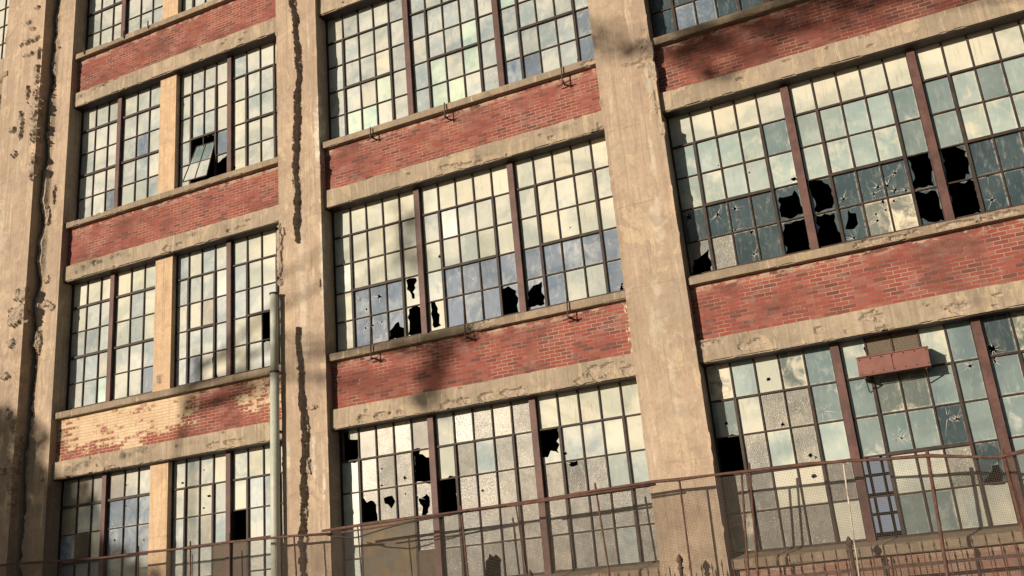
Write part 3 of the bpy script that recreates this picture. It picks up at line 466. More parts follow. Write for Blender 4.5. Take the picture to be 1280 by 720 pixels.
# ------------------------------------------------------------------ windows
TY={
'V':((.36,.39,.41),(.20,.24,.30),0,.42,.58),
'y':((.50,.51,.45),(.40,.44,.43),0,.6,.58),
'Z':((.47,.45,.38),(.33,.31,.26),.75,.6,.33), # tint, tint2, speckle, cover, rough
'C':((.56,.55,.455),(.46,.485,.44),0,.72,.55),
'c':((.52,.51,.43),(.36,.40,.39),0,.58,.45),
'W':((.52,.525,.46),(.41,.45,.44),0,.6,.16),
'w':((.46,.48,.44),(.34,.39,.40),0,.52,.14),
'G':((.50,.60,.50),(.36,.50,.45),0,.6,.25),
'P':((.54,.545,.45),(.35,.42,.39),0,.40,.25),
'T':((.44,.47,.42),(.19,.245,.24),0,.30,.22),
'D':((.18,.22,.22),(.050,.075,.085),0,.18,.16),
'S':((.33,.31,.26),(.23,.22,.185),.85,.5,.36),
's':((.21,.205,.18),(.16,.155,.135),.8,.5,.36),
'U':((.30,.34,.37),(.15,.19,.24),0,.40,.2),
'g':((.30,.27,.21),(.24,.22,.17),.15,.5,.35),
'F':((.66,.58,.44),(.15,.17,.15),.1,.47,.3),
}
def in_poly(x,y,P):
    c=False;n=len(P);j=n-1
    for i in range(n):
        xi,yi=P[i];xj,yj=P[j]
        if (yi>y)!=(yj>y) and x<(xj-xi)*(y-yi)/(yj-yi)+xi:c=not c
        j=i
    return c
def jag(P,amt=.17):
    out=[];n=len(P)
    for i in range(n):
        a=Vector(P[i]);b=Vector(P[(i+1)%n]);L=(b-a).length
        k=max(1,int(L/.055));nn=Vector((-(b-a).y,(b-a).x))/(L+1e-9)
        for q in range(k):
            p=a.lerp(b,(q+(random.uniform(-.25,.25) if q else 0))/k)
            if q:p=p+nn*random.uniform(-amt,amt)*min(.16,L)
            out.append((p.x,p.y))
    return out
def make_window(label,secs,zf,rows,holes,head=.03,heavy=True,cracks=(),offset=0,bay_posts=(),vents=True,low=2.50,sag=None):
    """secs: list of lists of vertical glazing lines; rows: list of strings (per row), sections separated by space"""
    zl=[zf+head]+[zf-.5*k for k in range(1,5)]+[zf-low]
    fr=MB();r_=random.Random(int(zf*100)+int(secs[0][0]*37))
    hol=[jag(h) for h in holes]
    for si,L in enumerate(secs):
        nc=len(L)-1
        jx=[0]+[r_.uniform(-.004,.004) for _ in range(nc-1)]+[0]
        def bar(x0,x1,z0,z1,y0=-.022,y1=.022):
            fr.box(x0,x1,y0,y1,z0,z1,0,.0015)
        for ci in range(nc+1):
            x=L[ci]+jx[ci]
            hv=(vents and ci in (1,nc-1) and nc>3)
            if ci in (0,nc):w=.016;bar(x-w,x+w,zl[-1],zl[0],-.03,.03);continue
            if hv:
                bar(x-.010,x+.010,zl[1],zl[0]);bar(x-.019,x+.019,zl[-1],zl[1],-.034,.03)
            else:bar(x-.0095,x+.0095,zl[-1],zl[0])
        for k in range(6):
            z=zl[k]+(r_.uniform(-.003,.003) if 0<k<5 else 0)
            if k in (0,5):bar(L[0],L[-1],z-.02,z+.02,-.03,.03);continue
            if nc>3 and vents:
                a,b=L[1],L[nc-1]
                if k==1:bar(L[0],b,z-.013,z+.013,-.034,.03);bar(b,L[-1],z-.009,z+.009)
                elif k==3:bar(L[0],a,z-.009,z+.009);bar(b,L[-1],z-.009,z+.009);bar(a-.02,b+.02,z-.020,z+.020,-.04,.03)
                else:bar(L[0],L[-1],z-.009,z+.009)
            elif nc<=3:
                if k in (1,3):bar(L[0],L[-1],z-.022,z+.022,-.036,.03)
                else:bar(L[0],L[-1],z-.009,z+.009)
            else:bar(L[0],L[-1],z-.009,z+.009)
    win=fr.build('window',SASH,BLD);
    if label:win['label']=label
    for i in range(len(secs)-1):
        a,b=secs[i][-1],secs[i+1][0]
        m=MB();c=(a+b)/2;w=max(.038,(b-a)/2+.004)
        m.box(c-w,c+w,-.075,-.03,zl[-1]-.02,zl[0]+.02,0,.002);m.box(c-.02,c+.02,-.032,.05,zl[-1]-.02,zl[0]+.02)
        m.build('mullion',MULL,win)
    for si,L in enumerate(secs):
        V=[];F=[];T1=[];T2=[];FX=[];UV=[];MI=[]
        extra=MB();scr=MB()
        nc=len(L)-1
        for ri in range(5):
            rs=rows[ri].split(' ')[si]
            for ci in range(nc):
                ch=rs[ci]
                x0,x1,z0,z1=L[ci],L[ci+1],zl[ri+1],zl[ri]
                if ch=='.' :continue
                if ch=='X':extra.box(x0,x1,-.028,-.005,z0,z1);continue
                if ch=='x':scr.box(x0,x1,-.028,-.005,z0,z1);continue
                ta,tb,sp,cov,rg=TY[ch]
                tint=r_.uniform(.90,1.06);hue=r_.uniform(-.025,.03)
                cov=cov+r_.uniform(-.10,.10);rg=max(.08,rg+r_.uniform(-.05,.08))
                ca=[ta[0]*(tint+hue),ta[1]*tint,ta[2]*(tint-hue),1];cb=[tb[0]*(tint+hue),tb[1]*tint,tb[2]*(tint-hue),1]
                fx=[sp,min(1,max(0,cov)),rg,1]
                tx_,tz_=r_.gauss(0,.004),r_.gauss(0,.0035)
                cxm,czm=(x0+x1)/2,(z0+z1)/2
                yy=lambda x,z:(x-cxm)*tx_*2+(z-czm)*tz_*2+.004
                hs=[h for h in hol if max(p[0] for p in h)>x0 and min(p[0] for p in h)<x1 and max(p[1] for p in h)>z0 and min(p[1] for p in h)<z1]
                if not hs:
                    vs=[(x0,z0),(x1,z0),(x1,z1),(x0,z1)];fs=[(0,1,2,3)]
                else:
                    vin=[Vector((x0,z0)),Vector((x1,z0)),Vector((x1,z1)),Vector((x0,z1))];ed=[(0,1),(1,2),(2,3),(3,0)]
                    for h in hs:
                        n=len(vin);vin+=[Vector(p) for p in h];ed+=[(n+i,n+(i+1)%len(h)) for i in range(len(h))]
                    res=delaunay_2d_cdt(vin,ed,[],0,1e-5)
                    vs=[(v.x,v.y) for v in res[0]];fs=[]
                    for f in res[2]:
                        cx=sum(vs[i][0] for i in f)/3;cy=sum(vs[i][1] for i in f)/3
                        if x0<cx<x1 and z0<cy<z1 and not any(in_poly(cx,cy,h) for h in hs):fs.append(tuple(f))
                n=len(V);V+=[(x,yy(x,z),z) for x,z in vs]
                off=[r_.random()*50]
                for f in fs:
                    a=vs[f[0]];b=vs[f[1]];c=vs[f[2]]
                    if (b[0]-a[0])*(c[1]-a[1])-(b[1]-a[1])*(c[0]-a[0])<0:f=f[::-1]
                    F.append(tuple(n+i for i in f));MI.append(0)
                    for i in f:
                        T1.append(ca);T2.append(cb);FX.append(fx)
                        UV.append(((vs[i][0]-x0)/(x1-x0),(vs[i][1]-z0)/(z1-z0)))
        # radial cracks around impact holes: thin pale slivers just proud of the glass
        for (cx,cz,rad,nr) in cracks:
            nr=int(nr*r_.uniform(.5,1.0))
            if not (L[0]<cx<L[-1] and zl[-1]<cz<zl[0]):continue
            c0=max(x for x in L if x<cx);c1=min(x for x in L if x>cx);w0=max(z for z in zl if z<cz);w1=min(z for z in zl if z>cz)
            for q in range(nr):
                a=r_.uniform(0,6.28);l=rad*r_.choice((.5,.7,.9,1.3,2.2));r0=rad*.25
                p=(cx+math.cos(a)*r0,cz+math.sin(a)*r0);e=(min(max(cx+math.cos(a)*l,c0),c1),min(max(cz+math.sin(a)*l,w0),w1))
                hw=r_.uniform(.0014,.0034);nx_,nz_=-math.sin(a)*hw,math.cos(a)*hw
                n=len(V);V+=[(p[0]+nx_,-.004,p[1]+nz_),(p[0]-nx_,-.004,p[1]-nz_),(e[0],-.004,e[1])];F.append((n,n+1,n+2));MI.append(1)
                for _ in range(3):T1.append([1,1,1,1]);T2.append([1,1,1,1]);FX.append([0,0,.5,1]);UV.append((.5,.5))
        g=mesh_obj('glazing',V,F,[GLASS,CRACK],win,MI,attrs={'tint':('CORNER',T1),'tint2':('CORNER',T2),'fx':('CORNER',FX)},uv=UV)
        if extra.V:extra.build('board_panel',BOARD,win)
        if scr.V:scr.build('wire_screen',SCREEN,win)
    return win
def make_sill(win,xl,xr,zf,seed,y=-.285,spl=()):
    zt,zb=zf-2.578,zf-2.703
    sp=[(p[0],-.285,p[1]-.012,max(rx,.05),.07,max(rz,.03)) for p,rx,rz in SSP if xl-.1<p[0]<xr+.1 and abs(p[1]-(zb+zt)/2)<.2]
    return rough_bar('sill','x',[(zt+.085,.03),(zt,y),(zb,y),(zb,-.15)],xl,xr,.018,.03,CONC_SILL,win,sp,[],[],seed=seed,sgn=-1,amp=.006)
pw=.3245
def S2(x0,edge=None):
    r=[x0+pw*i for i in range(6)]
    if edge is not None:r[0]=edge
    return r
sec2=[S2(0,-.02),S2(1.7155),S2(3.431)];sec2[2][-1]=5.09
sec3=[S2(6.01,5.975),S2(7.748),S2(9.447)];sec3[0]=[5.975,6.318,6.642,6.966,7.29,7.655];sec3[1]=[7.752,8.078,8.40,8.72,9.04,9.352];sec3[2]=[9.45,9.79,10.11,10.43,10.75,11.06]
seL=[[-6.12,-5.733,-5.384,-5.075],[-4.985,-4.607,-4.277,-3.93]]
seR=[[-3.49,-3.201,-2.896,-2.592,-2.275],[-2.19,-1.865,-1.545,-1.219,-.905]]
FT,FM,FB,FU=2*FZ,FZ,0.,3*FZ
holeC=[]
def cen(h):return (sum(p[0] for p in h)/len(h),sum(p[1] for p in h)/len(h))
def small(hs):
    r=[]
    for h in hs:
        w=max(p[0] for p in h)-min(p[0] for p in h)
        if w<.16:c=cen(h);r.append((c[0],c[1],max(.07,w*1.2),10))
    return r
W=[]
W.append((make_window('steel sash window with pale cloudy panes',sec2,FT,['WwWWw wwwww wwwww','wWWWw wwwww Ggwww'.replace('g','w'),'wwwCw wwwGw wwwww','wWWGW wGWGw wwwwU','wGGWW wGGWw UUwwU'],[]),BLD,-.03,5.09,FT))
W.append((make_window('steel sash window with cream panes above grey blue ones, several smashed at the bottom',sec2,FM,['cCCCC CCCCC CcCCC','yCCCy yPyyy yCCCc','PCCCC CyyCC yCCCy','CVVVC cVVVV VVVVV','CVVVC CVVVV VVyyV'],HOLES['b2M'],cracks=small(HOLES['b2M'])+[(4.7,2.1,.12,9),(2.6,2.0,.12,7)]),BLD,-.03,5.09,FM))
W.append((make_window('steel sash window with speckled and smashed panes and a grimy board low down',sec2,FB,['CgZZg cZSZS CCCCC','PZSSC CSySS cyyCC','PSSSs sSSSS SsSyy','PXXXs SsSSS SSSSS','PXXXx ssssS SsSwS'],HOLES['b2B'],cracks=small(HOLES['b2B'])),BLD,-.03,5.09,FB))  # brightened panes by the left section's upper holes stand in for glinting shards
W.append((make_window(None,sec2,-FZ,['sssss sssss sssss']*5,[]),BLD,-.03,5.09,-FZ))
W.append((make_window(None,sec2,FU,['WwWWw wwwww wwwww']*5,[]),BLD,-.03,5.09,FU))
W.append((make_window('steel sash window with dark blue green panes low down and pale ones higher',sec3,FU,['WwWWw wwwww wwwww']*3+['UUUUU UUUUU UUUUU','UwUUU UUUUU UUUUU'],[]),BLD,5.963,11.07,FU))
W.append((make_window('steel sash window with a cream top row and big smashed holes in its dark lower panes',sec3,FT-FZ,['CCCCc CCCCC CCCCC','PPPPT PPPPT TPTPP','PPPPP PPPPT TPPPP','DDDDD DDDDD DDDDD','sSDDD DDFFD DDDDD'],HOLES['b3M'],cracks=small(HOLES['b3M'])),BLD,5.963,11.07,FM))
W.append((make_window('pale paned steel sash window of the upper right bay',sec3,FT,['WWWWW WWWWW WWWWW','wwwww wwwww wwwww','wwwww wwwww wwwww','DDDDD DDDDD DDDDD','DUUDD DUUDD DDUUD'],[]),BLD,5.963,11.07,FT))
W.append((make_window('steel sash window with mottled teal and cream panes behind the mesh fence',sec3,FB,['FPCFT P..PT DFTTT','TCSST TFFTT TTTTT','.SPSP TTTDT TTTTT','SsCCs .CcSD TTTTT','FsssC .TTcC PTTTT'],HOLES['b3B'],cracks=small(HOLES['b3B'])+[(8.24,-1.3,.16,16),(8.85,-1.15,.12,10),(7.15,-.8,.12,8),(7.4,-.85,.14,12)]),BLD,5.963,11.07,FB))
W.append((make_window(None,sec3,-FZ,['sssss sssss sssss']*5,[]),BLD,5.963,11.07,-FZ))
R5=lambda a:[a]*5
for zf,lab,rl,rr,hl,hr in (
  (FU,'',['WwW wWW','wWw WwW','WWw WwW','wwW WwW','WcW www'],['WWWW WWWW']*5,[],[]),
  (FT,'narrow',['WWW WWW','WWW WWW','wWW wUW','WWW wwW','wWU WWw'],['WwWW wWWW','WwWW WWWW','WwwW CWwW','wwwU CWWW','w..W Cccc'],[],HOLES['b1TR']),
  (FM,'narrow',['CCC CCC','CwW CwC','wwW cwC','wwc WWw','wwG WwU'],['wCwW CCCC','wwwW wCCW','ccgw wWwC','cwww cC.C','wUcC CWwC'],[],HOLES['b1MR']),
  (FB,'narrow',['ggg gcc','gww UUU','Uxw UUU','UUU www','UUU www'],['cccC cCCc','cCCw Cwwc','wcgw .wwc','wwwx xwwg','wwwx xwwg'],HOLES['b1BL'],HOLES['b1BR']),
  (-FZ,'',['sss sss']*5,['ssss ssss']*5,[],[])):
    a=make_window(None,seL,zf,rl,hl,cracks=[(-4.8,-.95,.15,5)] if zf==0 else [])
    b=make_window(None,seR,zf,rr,hr)
    W.append((a,BLD,-6.135,-.90,zf))
    mb=MB()
    rough_bar('concrete_post','z',[(-3.885,.1),(-3.885,-.13),(-3.49,-.13),(-3.49,.1)],zf-2.62,zf+.02,.04,.05,CONC_POST,BLD,seed=300+int(zf),sgn=-1,amp=.004,spalls=[(-3.75,-.13,1.48,.05,.05,.07)] if zf==FZ else [])
for i,(w,_,xl,xr,zf) in enumerate(W):
    make_sill(w,xl+.01,xr-.01,zf,500+i)
# bay zero window pieces (extreme left edge)
for zf,z0,z1 in ((0,9.72,13.0),):
    fr=MB();gl=MB()
    xs=[-9.75,-9.42,-9.09,-8.76,-8.43,-8.1,-7.87];zs=[9.74,10.15,10.62,11.09,11.56,12.03,12.5,12.98]
    for x in xs:fr.box(x-.01,x+.01,-.02,.02,zs[0],zs[-1])
    for z in zs:fr.box(xs[0],xs[-1],-.02,.02,z-.011,z+.011)
    w0=fr.build('window',SASH,BLD)
    V=[];F=[];T1=[];T2=[];FX=[];UV=[]
    for i in range(len(xs)-1):
        for k in range(len(zs)-1):
            ta,tb,sp,cov,rg=TY['W'];n=len(V)
            V+=[(xs[i],.004,zs[k]),(xs[i+1],.004,zs[k]),(xs[i+1],.004,zs[k+1]),(xs[i],.004,zs[k+1])];F.append((n,n+1,n+2,n+3))
            for u_ in ((0,0),(1,0),(1,1),(0,1)):
                T1.append([*ta,1]);T2.append([*tb,1]);FX.append([sp,random.uniform(.4,.8),rg,1]);UV.append(u_)
    mesh_obj('glazing',V,F,[GLASS],w0,attrs={'tint':('CORNER',T1),'tint2':('CORNER',T2),'fx':('CORNER',FX)},uv=UV)
rough_bar('ledge','x',[(8.83,.0),(8.83,-.62),(8.68,-.62),(8.62,-.56),(8.34,-.56),(8.30,.0)],-9.8,-7.72,.03,.03,CONC_SILL,BLD,seed=77,sgn=-1,amp=.006)
# open vent sash of the upper narrow window (racked, swung outward at the foot)
def lerp3(a,b,t):return tuple(a[i]+(b[i]-a[i])*t for i in range(3))
TL,TR,BR,BL=(-3.06,-.01,5.93),(-2.62,-.01,5.915),(-2.64,-.20,5.155),(-3.20,-.21,5.165)
wT=[w for w in W if w[4]==FT and w[2]<-6][0][0]
sb=MB()
for a,b in ((TL,TR),(BL,BR),(TL,BL),(TR,BR),(lerp3(TL,TR,.5),lerp3(BL,BR,.5)),(lerp3(TL,BL,.5),lerp3(TR,BR,.5))):
    sb.tube([a,b],.013,4)
sash=sb.build('vent_sash',SASH,wT)
V=[TL,TR,BR,BL];ta,tb,sp,cov,rg=TY['U']
def gq(name,V,par,ty='U'):
    ta,tb,sp,cov,rg=TY[ty]
    return mesh_obj(name,V,[(3,2,1,0)],[GLASS],par,attrs={'tint':('CORNER',[[*ta,1]]*4),'tint2':('CORNER',[[*tb,1]]*4),'fx':('CORNER',[[sp,cov,rg,1]]*4)},uv=[(0,0),(1,0),(1,1),(0,1)])
m1,m2=lerp3(TL,BL,.5),lerp3(TR,BR,.5)
V=[TL,TR,m2,m1];F=[(3,2,1,0)]
V2=[m1,m2,BR,BL]
tw,tp=TY['w'],TY['T']
mesh_obj('glazing',V+V2,[(3,2,1,0),(7,6,5,4)],[GLASS],wT,attrs={'tint':('CORNER',[[*tp[0],1]]*4+[[*tw[0],1]]*4),'tint2':('CORNER',[[*tp[1],1]]*4+[[*tw[1],1]]*4),'fx':('CORNER',[[0,.35,.15,1]]*4+[[0,.6,.2,1]]*4)},uv=[(0,0),(1,0),(1,1),(0,1)]*2)
# inner windows placed behind empty panes; their blue glow stands in for sky
def inner(x0,x1,z0,z1,y,nx,nz,m):
    f=MB();g=MB()
    for i in range(nx+1):
        x=x0+(x1-x0)*i/nx;f.box(x-.018,x+.018,y-.03,y-.005,z0,z1)
    for k in range(nz+1):
        z=z0+(z1-z0)*k/nz;f.box(x0,x1,y-.03,y-.006,z-.018,z+.018)
    w=f.build('inner_window',SASH,BLD);g.box(x0,x1,y,y+.02,z0,z1);g.build('pane',m,w)
inner(7.60,8.12,-2.42,-1.42,.75,3,4,BLUE)
inner(9.15,9.5,-1.75,-1.6,.75,2,1,BLUE)
# iron rods in front of the sills
for bx,bz,h in ((.823,.977,.55),(2.509,.994,.72),(4.183,.974,.32),(1.0,4.81,.2),(2.432,4.756,.28),(4.513,4.725,.62)):
    m=MB();m.tube([(bx,-.33,bz),(bx+.01,-.32,bz+h)],.011,6)
    m.tube([(bx-.02,-.15,bz+.05),(bx,-.33,bz+.03),(bx+.03,-.345,bz+.02)],.014,6);m.tube([(bx-.11,-.26,bz+.015),(bx+.10,-.29,bz+.03)],.012,6)
    m.build('iron_bracket',IRON,BLD)
for x,z in ((-5.85,8.78),(-4.1,8.79),(-2.1,8.8),(-4.75,8.78)):
    m=MB();m.tube([(x,-.28,z-.03),(x,-.31,z+.02),(x-.005,-.30,z+.14)],.014,6);m.build('iron_bracket',IRON,BLD)
# ------------------------------------------------------------------ vent hood
hd=empty('vent_hood',(8.37,-.04,-.54));tag(hd,'brown rusty steel box hood sticking out of the window just under the concrete lintel','vent hood')
P=[(7.955,-.33,-.535),(8.80,-.33,-.545),(8.80,-.06,-.53),(7.955,-.06,-.52),(7.965,-.32,-.30),(8.81,-.32,-.315),(8.81,-.06,-.26),(7.965,-.06,-.24)]
m=MB();m.hexa(P);ho=m.build('hood_box',HOOD,hd)
bv=ho.modifiers.new('b','BEVEL');bv.width=.006;bv.segments=2
m=MB();m.box(7.952,8.815,-.338,-.33,-.315,-.305);m.box(7.95,8.805,-.342,-.331,-.55,-.54);m.build('hood_rim',HOOD,hd)
for x in (8.02,8.74):
    m=MB();m.box(x-.012,x+.012,-.30,.0,-.575,-.553);m.tube([(x,-.02,-.70),(x,-.30,-.565)],.008,6);m.build('bracket',IRON,hd)
m=MB()
for i in range(7):
    for z in (-.335,-.51):
        x=7.99+i*.131;m.tube([(x,-.340,z),(x,-.328,z)],.008,6)
m.build('rivets',IRON,hd)
m=MB();m.box(8.37,8.376,-.334,-.329,-.53,-.33);m.build('seam',IRON,hd)
m=MB();m.box(8.09,8.71,-.003,.012,-.49,-.0);m.build('backing_board',SCREEN,hd)
# ------------------------------------------------------------------ pole
pr_=empty('metal_pole',(-.96,-.45,GZ));tag(pr_,'pale grey green metal pole standing in front of the cracked concrete pilaster','pole')
m=MB();m.tube([(-.985,-.45,GZ),(-.975,-.45,-1),(-.955,-.45,1.06)],.074,20);m.build('pole_shaft',POLE,pr_,True)
m=MB();m.tube([(-.955,-.45,1.06),(-.945,-.45,2.40)],.068,20);m.build('upper_pole_shaft',POLE,pr_,True)
m=MB();m.tube([(-.955,-.45,1.05),(-.955,-.45,1.085)],.080,20);m.build('collar',IRON,pr_,True)
m=MB();m.tube([(-.945,-.45,2.40),(-.945,-.45,2.43)],.080,20);m.build('cap',IRON,pr_,True)
m=MB();m.tube([(-.985,-.45,GZ),(-.985,-.45,GZ+.03)],.16,16);m.build('base_plate',IRON,pr_)
for z in (-2.9,.1):
    m=MB();m.box(-1.0,-.93,-.39,-.13,z-.015,z+.015);m.build('wall_strap',IRON,pr_)
# ------------------------------------------------------------------ mesh fence
YF=-.80
fe=empty('mesh_fence',(1.6,YF,GZ));tag(fe,'tall rusty wire mesh fence with a bent pipe rail along its top','fence')
rail=[(-6.9,-1.45),(-6.356,-1.457),(-5.151,-1.519),(-4.277,-1.558),(-3.236,-1.565),(-2.57,-1.582),(-1.579,-1.579),(-1.071,-1.596),(-.399,-1.614),(.3,-1.655)]
rail2=[(.15,-1.60),(1.0,-1.585),(2.267,-1.585),(3.259,-1.577),(3.852,-1.574),(4.484,-1.547),(5.254,-1.535),(5.601,-1.55),(6.037,-1.552),(6.637,-1.563),(7.215,-1.573),(7.676,-1.60),(8.123,-1.635),(8.559,-1.66),(8.97,-1.73),(9.291,-1.775),(9.543,-1.748),(10.2,-1.70),(11.5,-1.72)]
m=MB();m.tube([(x,YF,z) for x,z in rail],.019,8);m.build('rail',RUST,fe,True)
m=MB();m.tube([(x,YF,z) for x,z in rail2],[.020+.004*math.sin(i*2.1) for i in range(len(rail2))],8);m.build('rail',RUST,fe,True)
m=MB();m.tube([(3.2,YF-.02,-1.60),(4.4,YF-.02,-1.585),(5.3,YF-.01,-1.57)],.016,6);m.tube([(.5,YF-.01,-1.66),(1.6,YF-.015,-1.64),(2.6,YF-.02,-1.60)],.013,6);m.build('rail',RUST,fe,True)
def railz(x):
    R=rail+rail2 if x<.2 else rail2
    R=sorted(R);return float(np.interp(x,[p[0] for p in R],[p[1] for p in R]))
zb_=-4.35
posts=[(-6.9,-6.9,.02,RUST,0),(-5.2,-5.15,.012,RUST,.0),(-3.47,-3.40,.012,RUST,.12),(-2.39,-2.33,.015,RUST,.10),(-1.6,-1.6,.014,IRON,.14),(-.385,-.25,.016,RUST,0),(.75,.9,.013,IRON,0),(2.462,2.55,.018,RUST,.08),(3.3,3.5,.014,RUST,0),(4.469,4.60,.017,RUST,.1),(5.605,5.59,.017,RUST,0),(6.40,6.15,.018,RUST,0),(6.514,6.25,.018,RUST,.1),(7.617,7.50,.012,WHT,0),(8.557,8.42,.026,RUST,.06),(9.33,9.36,.022,RUST,.08),(10.6,10.5,.02,RUST,.05)]
for xt,xb,r,mt,ex in posts:
    m=MB();zt=railz(xt)
    m.tube([(xt,YF+.03,zt+ex),((xt+xb)/2+random.uniform(-.01,.01),YF+.035,(zt+zb_)/2),(xb,YF+.03,GZ)],r*.8,8);m.build('post',mt,fe,True)
# wire mesh: real wires
def wires(name,x0,x1,step,rw,ztop_off,lo):
    V=[];F=[]
    def strip(pts,r,dirv):
        n=len(V)
        for p in pts:
            if dirv:V.extend([(p[0]-r,p[1],p[2]),(p[0],p[1]-r,p[2]),(p[0]+r,p[1],p[2])])
            else:V.extend([(p[0],p[1],p[2]-r),(p[0],p[1]-r,p[2]),(p[0],p[1],p[2]+r)])
        for i in range(len(pts)-1):
            a=n+i*3
            for k in (0,1):
                F.append((a+k,a+k+1,a+k+4,a+k+3))
    bul=lambda x,z:.02*math.sin(x*1.7+z)+.012*math.sin(x*5+z*3)
    x=x0
    while x<x1:
        zt=railz(x)+ztop_off
        strip([(x+.01*math.sin(z*2+x),YF+.045+bul(x,z),z) for z in np.linspace(lo,zt,9)],rw,True);x+=step
    z=lo
    while z<-1.45:
        pts=[]
        for xx in np.arange(x0,x1,.15):
            if z<railz(xx)+ztop_off:pts.append((xx,YF+.045+bul(xx,z),z+.006*math.sin(xx*2)))
            else:
                if len(pts)>1:strip(pts,rw,False)
                pts=[]
        if len(pts)>1:strip(pts,rw,False)
        z+=step
    return mesh_obj(name,V,F,GALV,fe)
wires('wire_mesh',-6.88,11.4,.0185,.00125,-.02,-4.35)
# ------------------------------------------------------------------ iron picket fence
pf=empty('picket_fence',(2.5,-.74,GZ));tag(pf,'low wrought iron picket fence with pointed spikes and urn finials along the wall','fence')
yp=-.745
for z in (-2.84,-4.15):
    m=MB();m.box(-6.8,11.5,yp-.012,yp+.012,z-.02,z+.02);m.build('rail',IRON,pf)
px=-6.7;pk=[]
while px<11.4:pk.append(px);px+=.135
posts_x=[5.463+2.05*k for k in range(-6,3)]
# 100 pickets that show are parts; the rest (below and left of the picture) one part
def picket(m,x,zt):
    dx=random.uniform(-.008,.008)
    m.tube([(x,yp,GZ+.1),(x+dx,yp,zt-.10)],.0065,5);m.tube([(x+dx,yp,zt-.10),(x+dx,yp,zt-.07),(x+dx*1.3,yp,zt)],[.0065,.013,.001],5)
vis=[x for x in pk if x>4.4];rest=[x for x in pk if x<=4.4]
for x in vis:
    m=MB();picket(m,x,-2.57+random.uniform(-.02,.015));m.build('picket',IRON,pf)
m=MB()
for x in rest:picket(m,x,-2.57)
o=m.build('pickets',IRON,pf);o['kind']='stuff'
for x in posts_x:
    m=MB();m.tube([(x,yp,GZ),(x,yp,-2.62)],.024,8);q=m.build('post',IRON,pf,True)
    m=MB();m.tube([(x,yp,-2.64),(x,yp,-2.62),(x,yp,-2.60),(x,yp,-2.565),(x,yp,-2.54),(x,yp,-2.51),(x,yp,-2.475),(x,yp,-2.45)],[.02,.042,.022,.026,.043,.040,.02,.004],10);m.build('finial',IRON,q,True)
# ------------------------------------------------------------------ cable
m=MB();m.tube([(.05,YF+.1,-1.62),(.35,YF+.0,-1.70),(.75,YF-.03,-1.76),(1.3,YF-.03,-1.68),(1.9,YF-.03,-1.61),(2.6,YF-.03,-1.60)],.011,6)
tag(m.build('cable',RUBBER,None,True),'thin black cable sagging from the pipe rail over the grimy board','cable')

# ------------------------------------------------------------------ trees across the road (they throw the soft shade on the facade)
TX,TZ=.55,.24
def leaves(m,c,rad,n,size,hollow=0):
    for _ in range(n):
        while True:
            p=Vector((random.uniform(-1,1),random.uniform(-1,1),random.uniform(-1,1)))
            if p.length<1:break
        q=Vector((c[0]+p.x*rad[0],c[1]+p.y*rad[1],c[2]+p.z*rad[2]))
        a=Vector((random.gauss(0,1),random.gauss(0,1),random.gauss(0,1))).normalized();b=a.orthogonal().normalized()
        s_=size*random.uniform(.6,1.4)
        m.quad(tuple(q-a*s_),tuple(q-b*s_*.6),tuple(q+a*s_),tuple(q+b*s_*.6))
def tree(label,yt,base_x,limbs,crowns,tr=.24,leaf=.11):
    """crowns given as the spot their shade reaches on the wall: (x,z,rx,rz,n)"""
    e=empty('street_tree',(base_x,yt,GZ));tag(e,label,'tree','trees across the road')
    w=MB();top=max(c[1] for c in crowns)+TZ*-yt
    trunk=[(base_x,yt,GZ-.02),(base_x+.1,yt,GZ+2.2),(base_x+.05,yt+.1,GZ+4.2),(base_x+.2,yt,top-1.2)]
    w.tube(trunk,[tr,tr*.8,tr*.62,tr*.22],10)
    f=MB()
    for x,z,rx,rz,n in crowns:
        c=Vector((x+TX*yt,yt+random.uniform(-.6,.6),z-TZ*yt))
        st=Vector(trunk[2])+(Vector(trunk[3])-Vector(trunk[2]))*random.uniform(.85,1.0)
        w.tube([tuple(st),tuple(st.lerp(c,.5)+Vector((0,0,.25))),tuple(c)],[.07,.045,.015],6)
        for _ in range(7):
            w.tube([tuple(c),tuple(c+Vector((random.uniform(-rx,rx),random.uniform(-.5,.5),random.uniform(-rz,rz)))*.9)],[.014,.004],4)
        leaves(f,c,(rx,max(.5,min(rx,1.8)),rz),n,leaf)
    w.build('trunk',BARK,e);f.build('crown',LEAF,e)
    return e
tree('broad leafy street tree across the road behind the viewer with a low wide crown',-22,-20.5,0,
     [(-8.6,-1.0,1.8,1.6,2300),(-7.2,-2.2,1.8,1.5,2300),(-5.8,-2.4,1.5,1.5,1800),(-7.6,.6,1.3,1.0,800),(-9.6,1.2,1.5,1.6,1300),(-4.2,-3.0,1.4,1.3,1100),(-6.2,-.7,1.0,.8,450)],.26,.145)
tree('tall thin leafed street tree across the road behind the viewer',-24,3.4,0,
     [(5.75,5.12,.34,.30,48),(5.85,4.82,.26,.14,34),(7.1,4.62,1.0,.34,230),(8.3,4.85,.9,.5,330),(9.3,4.95,1.0,.4,300),(7.2,4.08,.25,.15,40),(6.6,4.9,.35,.25,70)],.2,.09)
tree('small sparse street tree across the road behind the viewer',-26,-17.5,0,
     [(1.85,1.0,.22,.28,75),(1.9,.55,.20,.35,90),(1.95,.1,.17,.22,45),(2.5,1.05,.45,.10,60),(1.45,1.05,.3,.1,35),(1.75,3.2,.22,.4,60),(1.7,2.6,.18,.3,40)],.16,.08)
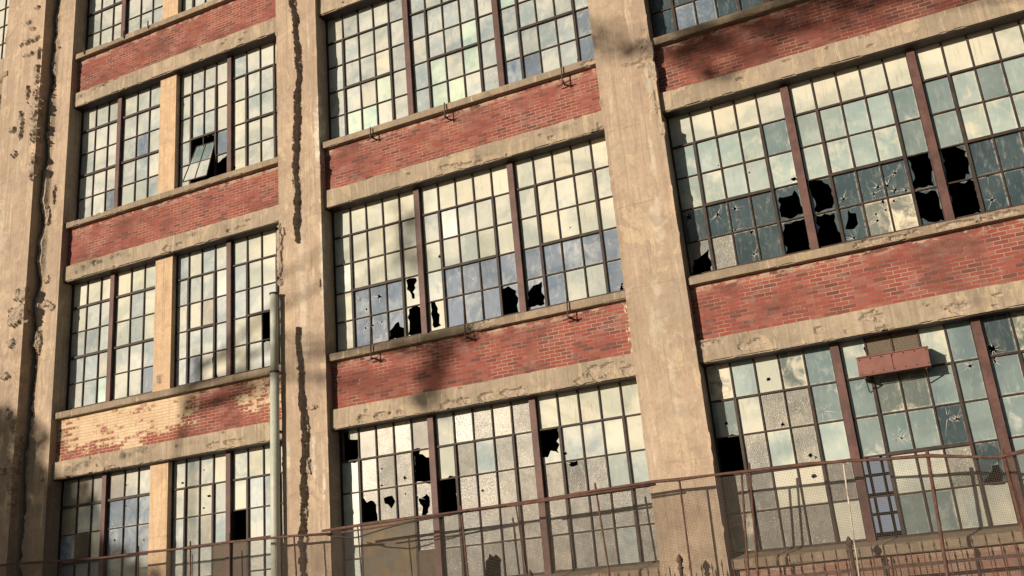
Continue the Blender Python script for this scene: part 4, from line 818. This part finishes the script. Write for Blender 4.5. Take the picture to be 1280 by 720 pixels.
# ------------------------------------------------------------------ light, sky, camera
SD=Vector((.55,1.0,-.24)).normalized()          # travel direction of the sunlight
sun=bpy.data.lights.new('sun','SUN');sun.energy=5.0;sun.angle=math.radians(.5);sun.color=(1,.855,.69)
so=bpy.data.objects.new('sun',sun);COL.objects.link(so);so.rotation_euler=SD.to_track_quat('-Z','Y').to_euler();so.location=(-10,-30,20)
elev=math.asin(-SD.z);az=math.atan2(-SD.x,-SD.y)      # from +Y towards +X
wd=bpy.data.worlds.new('World');scn.world=wd;wd.use_nodes=True;nt=wd.node_tree
bg=nt.nodes['Background'];sk=nt.nodes.new('ShaderNodeTexSky');sk.sky_type='NISHITA';sk.sun_disc=False
sk.sun_elevation=elev;sk.sun_rotation=az;sk.air_density=1.0;sk.dust_density=.8;sk.altitude=50
tc=nt.nodes.new('ShaderNodeTexCoord');mp=nt.nodes.new('ShaderNodeMapping');mp.inputs['Scale'].default_value=(1,1,2.2)
nz=nt.nodes.new('ShaderNodeTexNoise');nz.inputs['Scale'].default_value=3.2;nz.inputs['Detail'].default_value=7;nz.inputs['Roughness'].default_value=.58;nz.inputs['Distortion'].default_value=.5
nt.links.new(tc.outputs['Generated'],mp.inputs[0]);nt.links.new(mp.outputs[0],nz.inputs[0])
mr=nt.nodes.new('ShaderNodeMapRange');mr.inputs[1].default_value=.45;mr.inputs[2].default_value=.62;nt.links.new(nz.outputs[0],mr.inputs[0])
mul=nt.nodes.new('ShaderNodeMath');mul.operation='MULTIPLY';mul.inputs[1].default_value=.7;nt.links.new(mr.outputs[0],mul.inputs[0])
mx=nt.nodes.new('ShaderNodeMix');mx.data_type='RGBA';mx.inputs[7].default_value=(2.4,2.3,2.2,1)
nt.links.new(mul.outputs[0],mx.inputs[0]);nt.links.new(sk.outputs[0],mx.inputs[6]);nt.links.new(mx.outputs[2],bg.inputs[0])
bg.inputs[1].default_value=.05
cd=bpy.data.cameras.new('camera');cam=bpy.data.objects.new('camera',cd);COL.objects.link(cam)
cd.sensor_width=36;cd.lens=1218.535/1280*36;cd.clip_end=2000;cd.clip_start=.05
Rr=Matrix(((0.90308846,0.42061402,-0.08668955),(0.20462606,-0.24397245,0.94794811),(0.3775704,-0.87381994,-0.30639729)))
cam.matrix_world=Matrix.Translation((8.86572,-13.1003,-2.85415))@Rr.transposed().to_4x4()
scn.camera=cam
vs=scn.view_settings;vs.view_transform='Standard';vs.look='None';vs.exposure=.25;vs.gamma=1;vs.use_curve_mapping=False
scn.render.resolution_x=1024;scn.render.resolution_y=576
scn.cycles.max_bounces=5;scn.cycles.diffuse_bounces=2
